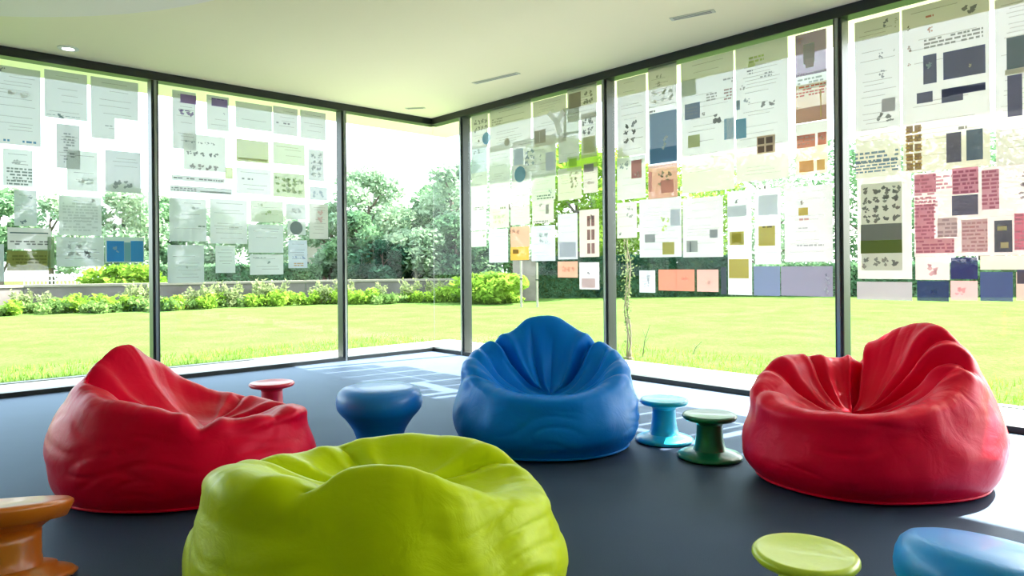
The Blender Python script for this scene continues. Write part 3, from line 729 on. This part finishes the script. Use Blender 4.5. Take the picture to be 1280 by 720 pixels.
sheet(R_, 638, 309, 661, 325, (212, 178, 88), 'gold print below a coral one', [('s', 641, 312, 648, 317, (120, 100, 60))], lines=False)
sheet(R_, 664, 283, 694, 326, (202, 207, 210), 'pale sheet with a faint pencil drawing', [('f', 673, 290, 686, 306, (175, 182, 190))])
sheet(R_, 697, 268, 722, 324, (204, 206, 210), 'tall pale sheet above a pink print', [('s', 699, 303, 720, 321, (186, 190, 200))])
sheet(R_, 724, 263, 749, 321, (214, 208, 202), 'sheet with dark red barred windows', [('g', 733, 268, 744, 319, 2, 3, (150, 110, 112)), ('f', 733, 266, 744, 280, (110, 85, 90))], lines=False)
sheet(R_, 697, 327, 722, 347, (216, 180, 160), 'pink print at the foot of the pane', [('f', 702, 331, 719, 341, (220, 165, 145))], lines=False)
sheet(R_, 724, 328, 749, 362, (214, 212, 214), 'pale sheet with a pink patch and a tiny dark blot', [('f', 733, 339, 738, 344, (70, 70, 75)), ('s', 727, 348, 744, 360, (212, 182, 178))])
# pane with the blue animal print
sheet(R_, 771, 101, 808, 192, (203, 201, 190), 'tall warm sheet with black clustered figures', [('f', 778, 153, 797, 179, (90, 90, 90))])
sheet(R_, 771, 198, 807, 247, (205, 208, 205), 'sheet with a red mark and blue-grey figures', [('s', 789, 201, 802, 222, (178, 112, 110)), ('f', 773, 201, 787, 214, (120, 135, 145)), ('f', 791, 214, 801, 222, (210, 150, 145))])
sheet(R_, 810, 87, 846, 128, (203, 200, 190), 'sheet with one grey figure and pale scribbles', [('f', 819, 93, 829, 108, (140, 138, 128)), ('f', 826, 111, 842, 126, (180, 182, 172)), ('f', 812, 115, 824, 130, (222, 224, 216))])
sheet(R_, 810, 135, 847, 206, (232, 236, 236), 'blue print of a small white animal in a pale border', [('s', 812, 143, 846, 201, (122, 152, 188)), ('s', 812, 187, 846, 201, (95, 138, 175)), ('f', 826, 168, 838, 186, (200, 210, 215)), ('t', 812, 138, 819, 141, (60, 60, 65))], lines=False)
sheet(R_, 810, 208, 847, 246, (196, 160, 148), 'pinkish brown print with a green leaf', [('f', 821, 214, 842, 232, (110, 140, 120)), ('s', 826, 226, 842, 240, (205, 150, 140)), ('s', 811, 215, 815, 240, (215, 165, 160))], lines=False)
sheet(R_, 851, 80, 918, 236, (203, 204, 194), 'very large warm grey sheet with a slate block and an olive slip', [('s', 856, 131, 875, 147, (135, 150, 180)), ('t', 858, 134, 872, 143, (160, 172, 195)), ('f', 877, 137, 882, 146, (110, 108, 105)), ('f', 889, 139, 903, 154, (70, 70, 72)), ('s', 860, 170, 875, 183, (186, 196, 130)), ('t', 883, 117, 896, 125, (150, 150, 142)), ('t', 905, 111, 915, 124, (160, 130, 125)), ('t', 904, 98, 916, 103, (150, 150, 145)), ('s', 852, 102, 870, 118, (192, 202, 178))])
sheet(R_, 919, 62, 986, 222, (203, 204, 194), 'very large warm grey sheet with a teal square and four orange-framed icons', [('s', 919, 150, 933, 172, (100, 165, 195)), ('s', 946, 171, 969, 190, (206, 178, 150)), ('g', 946, 172, 967, 190, 2, 2, (110, 90, 80)), ('t', 929, 89, 941, 93, (130, 130, 128)), ('t', 950, 91, 965, 95, (150, 150, 146)), ('f', 924, 106, 932, 112, (150, 145, 140)), ('s', 920, 126, 925, 137, (140, 165, 180)), ('f', 928, 123, 939, 130, (140, 152, 160)), ('f', 950, 125, 970, 134, (120, 120, 118)), ('t', 936, 71, 955, 76, (170, 190, 120)), ('s', 935, 80, 944, 83, (212, 220, 160))])
sheet(R_, 905, 149, 918, 173, (100, 165, 195), 'teal-blue square stuck over the seam of the two largest sheets', [], lines=False)
sheet(R_, 994, 45, 1033, 89, (142, 104, 148), 'purple print with a pale document at its centre', [('s', 1004, 56, 1018, 78, (188, 182, 178)), ('s', 1007, 74, 1017, 83, (205, 198, 195)), ('t', 997, 48, 1006, 54, (160, 110, 140))], lines=False)
sheet(R_, 994, 94, 1034, 106, (226, 232, 230), 'white caption strip under the purple print', [('t', 997, 99, 1030, 101, (170, 180, 175))], lines=False)
sheet(R_, 994, 108, 1034, 149, (212, 184, 132), 'orange-yellow print with a red heading', [('t', 995, 109, 1033, 116, (205, 95, 70)), ('s', 995, 137, 1033, 149, (216, 170, 145)), ('s', 1025, 112, 1027, 146, (225, 200, 130))], lines=False)
sheet(R_, 994, 156, 1035, 216, (210, 206, 188), 'sheet with two red pictures over two orange ones', [('s', 996, 170, 1019, 183, (216, 130, 105)), ('s', 1022, 166, 1033, 180, (216, 120, 95)), ('t', 997, 171, 1018, 180, (225, 180, 160)), ('s', 999, 202, 1017, 214, (222, 160, 90)), ('s', 1021, 200, 1031, 212, (222, 175, 95)), ('f', 1024, 169, 1031, 177, (225, 180, 160))], lines=False)
sheet(R_, 771, 254, 796, 297, (210, 212, 208), 'narrow sheet with a standing grey figure', [('f', 781, 257, 793, 272, (135, 140, 140)), ('f', 773, 289, 777, 295, (90, 95, 95))])
sheet(R_, 799, 250, 852, 321, (206, 210, 210), 'pale sheet with a lime arrow shape and an olive square', [('f', 824, 270, 838, 291, (200, 228, 80)), ('s', 806, 293, 819, 303, (160, 164, 166)), ('s', 828, 303, 843, 318, (182, 172, 70)), ('s', 838, 262, 850, 282, (196, 202, 212))])
sheet(R_, 853, 249, 904, 321, (206, 207, 208), 'pale sheet with two small grey blocks', [('s', 858, 301, 872, 315, (165, 172, 168)), ('s', 887, 287, 897, 297, (150, 156, 160)), ('s', 862, 302, 864, 315, (140, 145, 145))])
sheet(R_, 799, 338, 819, 366, (208, 211, 214), 'small pale sheet with sketchy marks beside a coral print', [('f', 802, 343, 815, 360, (165, 170, 180))])
sheet(R_, 823, 337, 868, 364, (222, 162, 142), 'wide coral print near the foot of the pane', [('s', 845, 338, 846, 362, (210, 145, 125)), ('f', 850, 343, 862, 352, (228, 180, 162))], lines=False)
sheet(R_, 871, 337, 898, 365, (218, 186, 178), 'pale pink print beside the wide coral one', [('f', 877, 347, 890, 356, (226, 200, 194))], lines=False)
sheet(R_, 901, 334, 908, 368, (90, 98, 108), 'thin dark strip beside the pale pink print', [], lines=False)
sheet(R_, 909, 240, 940, 369, (212, 216, 216), 'tall white sheet with two olive squares', [('s', 912, 290, 930, 306, (186, 172, 62)), ('s', 915, 292, 927, 303, (196, 182, 70)), ('s', 911, 324, 936, 348, (196, 176, 52)), ('f', 917, 248, 926, 256, (130, 130, 130)), ('s', 909, 258, 933, 270, (196, 204, 210))])
sheet(R_, 943, 237, 976, 330, (214, 217, 218), 'tall white sheet with one olive square', [('s', 948, 283, 969, 307, (190, 175, 55)), ('t', 953, 282, 967, 285, (110, 100, 60)), ('s', 948, 245, 972, 268, (204, 212, 218))])
sheet(R_, 980, 235, 1041, 327, (208, 207, 208), 'wide pale sheet with a small yellow badge and fine text', [('s', 998, 260, 1010, 269, (205, 182, 60)), ('f', 999, 250, 1007, 256, (150, 130, 120)), ('t', 999, 272, 1013, 276, (200, 130, 120)), ('t', 998, 284, 1011, 286, (160, 160, 165)), ('t', 996, 305, 1030, 308, (165, 165, 168))])
sheet(R_, 942, 333, 975, 370, (140, 150, 176), 'plain slate blue print at the foot of the pane', [], lines=False)
sheet(R_, 976, 333, 1041, 371, (158, 154, 172), 'mauve-grey print with a white figure at its end', [('f', 1028, 342, 1038, 370, (215, 220, 222)), ('f', 1030, 341, 1035, 346, (90, 100, 110))], lines=False)
# end pane
sheet(R_, 1068, 29, 1126, 218, (200, 198, 186), 'tall warm sheet with small dark icons and blue lettering rows', [('f', 1103, 23, 1112, 34, (90, 92, 98)), ('f', 1097, 64, 1107, 75, (105, 105, 108)), ('f', 1097, 86, 1107, 98, (110, 110, 112)), ('s', 1102, 124, 1119, 138, (182, 180, 186)), ('f', 1093, 139, 1105, 157, (90, 90, 88)), ('f', 1107, 142, 1119, 154, (95, 95, 92)), ('t', 1069, 191, 1123, 200, (70, 110, 145)), ('t', 1069, 203, 1123, 213, (70, 110, 145)), ('f', 1118, 19, 1123, 38, (150, 150, 120)), ('f', 1116, 60, 1120, 65, (150, 150, 140))])
sheet(R_, 1127, 13, 1238, 207, (202, 198, 184), 'widest warm sheet with navy blocks and a long line of text', [('f', 1134, 29, 1139, 40, (95, 75, 68)), ('f', 1133, 57, 1140, 66, (170, 130, 125)), ('f', 1134, 78, 1139, 84, (140, 90, 80)), ('t', 1157, 19, 1167, 26, (180, 110, 90)), ('f', 1159, 32, 1167, 42, (165, 105, 80)), ('f', 1202, 6, 1222, 17, (90, 90, 92)), ('t', 1155, 49, 1229, 47, (130, 128, 118)),
    ('s', 1154, 70, 1171, 103, (78, 84, 122)), ('f', 1156, 78, 1171, 86, (140, 165, 190)), ('s', 1179, 66, 1232, 91, (66, 70, 110)), ('f', 1210, 79, 1215, 85, (190, 190, 190)), ('s', 1146, 117, 1166, 127, (76, 80, 112)), ('s', 1177, 112, 1232, 112.5, (72, 76, 110)), ('s', 1177, 112, 1204, 125, (72, 76, 110)), ('s', 1200, 110, 1232, 111.5, (72, 76, 110)),
    ('g', 1132, 157, 1153, 213, 2, 5, (150, 118, 78)), ('t', 1132, 160, 1153, 213, (200, 165, 90)), ('t', 1198, 157, 1209, 162, (50, 50, 52)), ('s', 1183, 167, 1202, 202, (70, 70, 104)), ('s', 1208, 163, 1229, 199, (60, 90, 122))])
sheet(R_, 1243, 1, 1330, 200, (198, 194, 186), 'tall warm sheet with a dark green print over a navy one', [('s', 1258, 48, 1300, 80, (78, 100, 108)), ('s', 1259, 95, 1278, 144, (72, 72, 112)), ('s', 1281, 93, 1310, 140, (78, 78, 112)), ('s', 1256, 88, 1300, 87, (180, 180, 150))])
sheet(R_, 1071, 223, 1140, 349, (212, 214, 206), 'white-bordered sheet with ink figures and a green landscape picture', [('s', 1076, 231, 1128, 338, (205, 206, 192)), ('f', 1077, 234, 1127, 277, (80, 80, 76)), ('s', 1076, 281, 1128, 316, (118, 124, 118)), ('s', 1076, 301, 1128, 316, (122, 142, 72)), ('f', 1077, 319, 1127, 336, (115, 115, 108))], lines=False)
sheet(R_, 1071, 352, 1140, 376, (186, 182, 184), 'plain mauve-grey sheet below the landscape sheet', [], lines=False)
PK = (206, 128, 150)
sheet(R_, 1142, 217, 1340, 318, (212, 203, 202), 'wide sheet with blocks of pink lettering round a navy square', [
    ('s', 1143, 219, 1170, 240, (214, 138, 158)), ('t', 1170, 219, 1190, 236, PK), ('s', 1190, 211, 1223, 241, (206, 132, 156)), ('t', 1191, 213, 1223, 241, (180, 100, 128)), ('s', 1227, 213, 1249, 261, (212, 150, 168)), ('t', 1227, 213, 1249, 261, (195, 115, 140)),
    ('t', 1144, 247, 1172, 259, (210, 150, 165)), ('s', 1144, 256, 1168, 299, (214, 142, 160)), ('t', 1143, 219, 1170, 299, PK), ('s', 1145, 299, 1193, 316, (216, 150, 160)), ('t', 1145, 300, 1193, 316, (205, 125, 145)),
    ('s', 1190, 245, 1223, 268, (56, 62, 98)), ('s', 1172, 273, 1197, 296, (208, 186, 186)), ('t', 1172, 273, 1197, 297, (196, 170, 172)), ('s', 1202, 275, 1235, 315, (212, 180, 180)), ('t', 1203, 277, 1235, 314, (214, 165, 168)),
    ('s', 1232, 271, 1270, 269, (200, 110, 140)), ('s', 1243, 276, 1266, 315, (44, 56, 78)), ('s', 1247, 283, 1259, 288, (232, 224, 160)), ('s', 1251, 303, 1261, 310, (232, 224, 170)), ('s', 1268, 267, 1300, 312, (220, 120, 145)), ('t', 1268, 267, 1300, 312, (225, 160, 175)), ('f', 1272, 214, 1290, 250, (130, 110, 120))], lines=False)
sheet(R_, 1144, 321, 1187, 350, (214, 206, 204), 'pale sheet with a pink squiggle', [('f', 1156, 328, 1176, 346, (206, 140, 150))], lines=False)
sheet(R_, 1188, 322, 1222, 349, (64, 62, 112), 'violet-navy print beside the pink squiggle', [], lines=False)
sheet(R_, 1146, 351, 1186, 377, (62, 74, 112), 'navy print with a faint swirl at the foot of the pane', [('f', 1158, 360, 1174, 368, (86, 100, 135))], lines=False)
sheet(R_, 1188, 351, 1222, 376, (222, 188, 186), 'pale pink print between the two dark blue ones', [('f', 1192, 357, 1210, 371, (220, 160, 165))], lines=False)
sheet(R_, 1225, 340, 1266, 377, (86, 98, 138), 'slate blue print, largest of the dark squares at the foot', [], lines=False)
sheet(R_, 1225, 320, 1310, 337, (214, 206, 196), 'long blank cream strip above the slate blue print', [])
sheet(R_, 1270, 340, 1320, 377, (206, 190, 180), 'sheet with a dark top at the very edge of the view', [('s', 1271, 337, 1300, 355, (60, 62, 90))], lines=False)

# ------------------------------------------------------------------ bean bags
def smoothkey(keys, th):
    """periodic cubic interpolation of (deg, value) keys"""
    keys = sorted(keys); n = len(keys); th = th % 360
    ks = [k[0] for k in keys]
    i = n - 1
    for j in range(n):
        if ks[j] <= th: i = j
    if th < ks[0]: i = n - 1
    def g(j):
        q, r_ = divmod(j, n); return keys[r_][0] + 360 * q, keys[r_][1]
    if th < ks[0]: th += 360
    x0, y0 = g(i - 1); x1, y1 = g(i); x2, y2 = g(i + 1); x3, y3 = g(i + 2)
    t = (th - x1) / (x2 - x1)
    m1 = (y2 - y0) / (x2 - x0) * (x2 - x1); m2 = (y3 - y1) / (x3 - x1) * (x2 - x1)
    return (2 * t ** 3 - 3 * t ** 2 + 1) * y1 + (t ** 3 - 2 * t ** 2 + t) * m1 + (-2 * t ** 3 + 3 * t ** 2) * y2 + (t ** 3 - t ** 2) * m2
def crom(P, u):
    n = len(P) - 1; k = min(int(u * n), n - 1); t = u * n - k
    p0, p1, p2, p3 = P[max(k - 1, 0)], P[k], P[k + 1], P[min(k + 2, n)]
    return .5 * ((2 * p1) + (p2 - p0) * t + (2 * p0 - 5 * p1 + 4 * p2 - p3) * t * t + (3 * p1 - p0 - 3 * p2 + p3) * t ** 3)
def bean_bag(name, center, R, Hk, Rk, seat, colr, label, seed, creases=(), side_wr=.5, bulge=.5, lipr=.06, rot=0, seat_pow=2.0, baser=.8, fabric=None, folds=True, zmax=None):
    """R: outer radius by angle, Hk: rim height by angle, Rk: rim radius by angle, seat=(dx,dy,z)"""
    NT, NV = 288, 130
    Sx, Sy, Sz = seat; S3 = Vector((Sx, Sy, Sz))
    rows = []
    info = []
    for i in range(NT):
        th = 360 * i / NT; a = radians(th); e = Vector((cos(a), sin(a), 0))
        r = smoothkey(R, th); h = smoothkey(Hk, th); rr = smoothkey(Rk, th)
        Z = Vector((0, 0, 1))
        rim = e * rr + Z * h
        P = [Vector((0, 0, .004)), e * r * baser * .6 + Z * .004, e * r * baser + Z * .004, e * r * (baser + .13) + Z * (.05 + .03 * bulge),
             e * r * .995 + Z * h * .30, e * r * (.99) + Z * h * .48, e * (r * .93 * .6 + (rr + lipr * 1.3) * .4) + Z * h * .74, e * (rr + lipr) + Z * h * .93, rim,
             rim.lerp(Vector((S3.x, S3.y, h)), .16) - Z * (h - Sz) * .13,
             rim.lerp(Vector((S3.x, S3.y, h)), .34) - Z * (h - Sz) * .52,
             rim.lerp(Vector((S3.x, S3.y, h)), .60) - Z * (h - Sz) * .86,
             rim.lerp(Vector((S3.x, S3.y, h)), .82) - Z * (h - Sz) * .98, S3]
        rows.append([crom(P, j / NV) for j in range(NV + 1)])
    bm = bmesh.new()
    V = [[None] * (NV + 1) for _ in range(NT)]
    bot = bm.verts.new((0, 0, .004)); top = bm.verts.new(S3)
    for i in range(NT):
        for j in range(1, NV): V[i][j] = bm.verts.new(rows[i][j])
    for i in range(NT):
        i2 = (i + 1) % NT
        bm.faces.new((bot, V[i2][1], V[i][1]))
        for j in range(1, NV - 1): bm.faces.new((V[i][j], V[i2][j], V[i2][j + 1], V[i][j + 1]))
        bm.faces.new((V[i][NV - 1], V[i2][NV - 1], top))
    bm.normal_update()
    disp = []
    so_ = Vector((seed * 7.3, seed * 3.1, 0))
    for i in range(NT):
        th = 360 * i / NT; a = radians(th); e = Vector((cos(a), sin(a), 0))
        for j in range(1, NV):
            v = V[i][j]; u = j / NV; n = v.normal; p = v.co
            d = 0
            up = max(0, min(1, (u - .22) / .1))           # no folds where it stands on the floor
            # big soft lumps of the filling
            d += .030 * noise.noise(p * 2.3 + so_) * up
            d += .010 * noise.noise(p * 7 + so_ * 2) * up
            # radial gathers running over the rim and down into the seat
            win = exp(-((u - .68) / .13) ** 2)
            q = noise.noise(Vector((cos(a) * 3.2, sin(a) * 3.2, u * 1.3)) + so_)
            d += -.003 * win * max(0, 1 - abs(q) * 4) * folds
            q = noise.noise(Vector((cos(a) * 7.5, sin(a) * 7.5, u * 2.0 + 4)) + so_)
            d += -.0015 * exp(-((u - .62) / .15) ** 2) * max(0, 1 - abs(q) * 4) * folds
            # sagging wrinkles across the sides
            ws = exp(-((u - .40) / .14) ** 2) * side_wr
            q = noise.noise(Vector((cos(a) * 1.6, sin(a) * 1.6, p.z * 13 + .8 * noise.noise(p * 3))) + so_ * 1.7)
            msk = max(0, noise.noise(Vector((cos(a) * 1.5, sin(a) * 1.5, p.z * 2)) + so_ * 3) + .25)
            d += -.030 * ws * msk * max(0, 1 - abs(q) * 4)
            for (t0, u0, u1, wd, dep, sk) in creases:     # (angle, from, to, width deg, depth, skew deg)
                f = (u - u0) / (u1 - u0)
                if -.25 < f < 1.25:
                    c = t0 + sk * (f - .5); da = (th - c + 180) % 360 - 180
                    endw = max(0, min(1, min(f + .25, 1.25 - f) * 3))
                    x_ = abs(da) / wd
                    d += (-dep * exp(-x_ * 1.6) + dep * .35 * exp(-((x_ - 1.6) / .8) ** 2)) * endw
            disp.append((v, n.copy() * d))
    for v, dv in disp:
        v.co += dv
        if v.co.z < .004: v.co.z = .004
    me = bpy.data.meshes.new('cover'); bm.to_mesh(me); bm.free()
    for p in me.polygons: p.use_smooth = True
    root = empty(name, center, rot)
    ob = bpy.data.objects.new('cover', me); COL.objects.link(ob); ob.parent = root; me.materials.append(fabric)
    # piping round the base
    ring = []
    for i in range(0, NT, 3):
        th = 360 * i / NT; a = radians(th); r = smoothkey(R, th) * (baser + .075)
        ring.append(Vector((cos(a) * r, sin(a) * r, .022)))
    ring.append(ring[0])
    m = MB(); m.tube(ring, .007, 6, caps=False); m.build('base_piping', fabric, root, smooth=True)
    tag(root, label, 'bean bag')
    return root
def nylon(name, col, rough=.38, tint=(1, 1, 1)):
    m, nt, out = new_mat(name); L = nt.links.new
    b = nt.nodes.new('ShaderNodeBsdfPrincipled'); L(b.outputs[0], out.inputs[0])
    b.inputs['Base Color'].default_value = (*col, 1); b.inputs['Roughness'].default_value = rough
    b.inputs['Specular IOR Level'].default_value = .34; b.inputs['Specular Tint'].default_value = (*tint, 1); b.inputs['Sheen Weight'].default_value = .0; b.inputs['Sheen Roughness'].default_value = .4
    tc = nt.nodes.new('ShaderNodeTexCoord')
    n = nt.nodes.new('ShaderNodeTexNoise'); n.inputs['Scale'].default_value = 9; n.inputs['Detail'].default_value = 5; n.inputs['Distortion'].default_value = 1.2
    L(tc.outputs['Object'], n.inputs[0])
    wv = nt.nodes.new('ShaderNodeTexNoise'); wv.inputs['Scale'].default_value = 350; L(tc.outputs['Object'], wv.inputs[0])
    b1 = nt.nodes.new('ShaderNodeBump'); b1.inputs['Strength'].default_value = .2; b1.inputs['Distance'].default_value = .02; L(n.outputs[0], b1.inputs['Height'])
    b2 = nt.nodes.new('ShaderNodeBump'); b2.inputs['Strength'].default_value = .08; b2.inputs['Distance'].default_value = .002; L(wv.outputs[0], b2.inputs['Height'])
    L(b1.outputs[0], b2.inputs['Normal']); L(b2.outputs[0], b.inputs['Normal'])
    return m
blue_f = nylon('blue_nylon', (.0, .18, .72), tint=(.25, .7, 1)); red_f = nylon('red_nylon', (.74, .0, .03), tint=(1, .22, .34)); green_f = nylon('lime_nylon', (.62, .74, .0), tint=(.9, 1, .35))

# blue: faces the room, high back towards the glass
bean_bag('bean_bag', (.215, 4.47, 0),
    R=[(0, .60), (45, .56), (90, .52), (135, .56), (180, .60), (225, .55), (270, .50), (315, .55)],
    Hk=[(0, .52), (25, .59), (42, .62), (58, .70), (74, .79), (90, .81), (106, .79), (122, .71), (138, .64), (155, .60), (180, .53), (215, .44), (245, .40), (270, .385), (295, .40), (325, .44)],
    Rk=[(0, .47), (30, .46), (60, .41), (90, .38), (120, .41), (150, .46), (180, .47), (225, .42), (270, .40), (315, .42)],
    seat=(.03, .05, .30), colr=None, label='blue bean bag with a high rounded back, standing by the cyan stool', seed=1,
    creases=[(44, .60, .92, 5, .075, 6), (136, .60, .92, 5, .075, -6), (82, .76, .95, 8, .022, 4), (108, .72, .95, 6, .03, 3), (18, .62, .85, 7, .03, -16), (4, .58, .80, 5, .02, -16), (162, .62, .85, 7, .03, 16), (176, .58, .8, 5, .02, 16), (195, .5, .72, 5, .018, 20), (345, .5, .72, 5, .018, -20)],
    fabric=blue_f)
# red beside the clear pane: faces the end pane, pointed back
bean_bag('bean_bag', (-1.80, 3.72, 0),
    R=[(0, .73), (30, .66), (60, .57), (90, .55), (140, .58), (180, .60), (220, .60), (270, .56), (320, .64)],
    Hk=[(0, .42), (30, .37), (60, .40), (85, .44), (112, .53), (135, .65), (158, .75), (180, .74), (205, .64), (232, .57), (262, .54), (288, .49), (308, .42), (335, .42)],
    Rk=[(0, .62), (40, .48), (90, .42), (140, .38), (165, .32), (215, .42), (270, .44), (320, .50)],
    seat=(.16, .04, .31), colr=None, label='red bean bag with a pointed back, beside the small red stool', seed=2,
    creases=[(215, .60, .85, 7, .035, 12), (312, .56, .85, 6, .05, 10), (64, .62, .92, 6, .035, 0), (24, .60, .85, 6, .03, 6), (345, .5, .75, 6, .018, 10)],
    fabric=red_f)
# red near the end pane: faces the other red one
bean_bag('bean_bag', (1.955, 3.74, 0),
    R=[(0, .62), (40, .58), (90, .54), (140, .59), (180, .73), (220, .68), (270, .55), (320, .58)],
    Hk=[(0, .77), (22, .81), (42, .78), (60, .70), (76, .59), (95, .585), (115, .60), (140, .60), (165, .52), (195, .44), (220, .435), (250, .455), (280, .49), (310, .56), (335, .65)],
    Rk=[(0, .38), (40, .40), (90, .43), (140, .50), (180, .60), (220, .56), (270, .43), (320, .40)],
    seat=(-.12, .02, .34), colr=None, label='red bean bag with a broad rounded back, beside the green stool', seed=3,
    creases=[(74, .60, .95, 5, .075, 0), (112, .62, .85, 5, .04, 0), (152, .60, .85, 6, .04, 0), (8, .62, .95, 7, .04, 26), (345, .62, .95, 6, .05, 26), (322, .52, .85, 6, .02, -20), (178, .5, .75, 5, .02, -8)],
    fabric=red_f)
# lime: nearest, seen from behind
bean_bag('bean_bag', (-.47, 2.45, 0),
    R=[(0, .67), (45, .64), (90, .58), (135, .62), (180, .66), (225, .60), (270, .56), (315, .60)],
    Hk=[(0, .37), (40, .40), (70, .435), (95, .45), (125, .43), (150, .42), (180, .45), (205, .515), (222, .525), (245, .52), (262, .545), (280, .575), (296, .555), (315, .48), (335, .41)],
    Rk=[(0, .53), (45, .52), (90, .48), (135, .51), (180, .53), (225, .48), (270, .36), (315, .44)],
    seat=(.05, .12, .31), colr=None, label='lime green bean bag, nearest of all, seen from behind', seed=4,
    creases=[(252, .58, .85, 8, .035, 6), (318, .66, .85, 7, .012, 20), (160, .60, .85, 6, .03, 0), (40, .60, .85, 6, .03, 10), (120, .62, .9, 6, .03, 0)],
    fabric=green_f)

# ------------------------------------------------------------------ stools
def plastic(name, col, rough=.3):
    return principled(name, (*col, 1), rough, spec=.5, coat=.15, bump=.04, bscale=60)
def spool(px, py, Rs, h, mat, label, flare=1.0, cr=.075, br=None, thick=.028, tilt=None, loc=None):
    c = loc or floor_pt(px, py); r = empty('spool_stool', c); k = Rs / .16; br = br or Rs * 1.2
    m = MB(); m.lathe([(0, h - .006 * k), (.11 * k, h - .006 * k), (.140 * k, h), (.152 * k, h), (.160 * k, h - .008), (.161 * k, h - .018), (.150 * k, h - thick - .003), (.125 * k, h - thick - .010), (cr * 1.1, h - thick - .020), (cr, h - thick - .035)], 72)
    m.build('seat', mat, r, smooth=True)
    m = MB(); m.lathe([(cr, h - thick - .034), (cr, h * .7), (cr * (1 + .04 * flare), h * .5), (cr * (1 + .14 * flare), h * .32), (cr * (1 + .30 * flare), h * .18), (cr * (1 + .5 * flare), .04), (0, .04)], 72)
    m.build('column', mat, r, smooth=True)
    m = MB(); m.lathe([(0, .052), (min(cr * 1.45, br * .78), .050), (br * .80, .034), (br * .95, .026), (br, .014), (br * .97, .004), (br * .9, 0), (0, 0)], 72)
    m.build('base', mat, r, smooth=True)
    if tilt: r.rotation_euler = tilt
    tag(r, label, 'stool'); return r
def mushroom(loc, Rs, h, mat, label, tilt=None, colr=.13):
    r = empty('rocker_stool', loc); k = Rs / .27
    m = MB(); m.lathe([(0, h + .002), (.12 * k, h + .001), (.205 * k, h - .004), (.236 * k, h - .014), (.256 * k, h - .034), (.267 * k, h - .065), (.270 * k, h - .10), (.264 * k, h - .135), (.248 * k, h - .160), (.215 * k, h - .195), (.19 * k, h - .23)], 96)
    m.build('seat', mat, r, smooth=True)
    m = MB(); m.lathe([(.189 * k, h - .2305), (.165 * k, h - .27), (colr * k * 1.1, max(.06, h - .33)), (colr * k, .04), (colr * k * 1.04, .01), (colr * k, 0), (0, 0)], 96)
    m.build('column', mat, r, smooth=True)
    if tilt: r.rotation_euler = tilt
    tag(r, label, 'stool'); return r
red_p = plastic('red_plastic', (.62, .01, .05)); cyan_p = plastic('cyan_plastic', (.01, .46, .70)); grn_p = plastic('green_plastic', (.0, .17, .075))
org_p = plastic('orange_plastic', (.62, .15, .01)); lime_p = plastic('lime_plastic', (.62, .74, .04)); blu_p = plastic('blue_plastic', (.0, .19, .68), .4)
spool(340, 530, .16, .31, red_p, 'small red spool stool behind the red bean bag with the pointed back')
spool(830, 551, .155, .275, cyan_p, 'small cyan spool stool next to the blue bean bag')
spool(887, 572, .158, .262, grn_p, 'small dark green spool stool next to the cyan one')
spool(1003, 0, .150, .293, lime_p, 'small lime spool stool next to the blue rocker seen only in part', loc=Vector(((1003 - 640) / F * 2.07, 2.07, 0)))
mushroom(Vector(((473 - 640) / F * 4.40, 4.40, 0)), .27, .40, blu_p, 'thick blue mushroom-shaped stool behind the lime green bean bag')
mushroom(Vector((1.405, 2.05, .0)), .27, .30, plastic('sky_plastic', (.0, .30, .84), .42), 'thick bright blue stool next to the lime spool stool', tilt=(radians(-5), radians(8), 0))
spool(0, 0, .28, .275, org_p, 'wide orange stool tipped on its rim near the lime green bean bag', loc=Vector((-1.90, 2.44, .04)), cr=.185, br=.31, thick=.06, flare=.25, tilt=(radians(-12), radians(-3), 0))
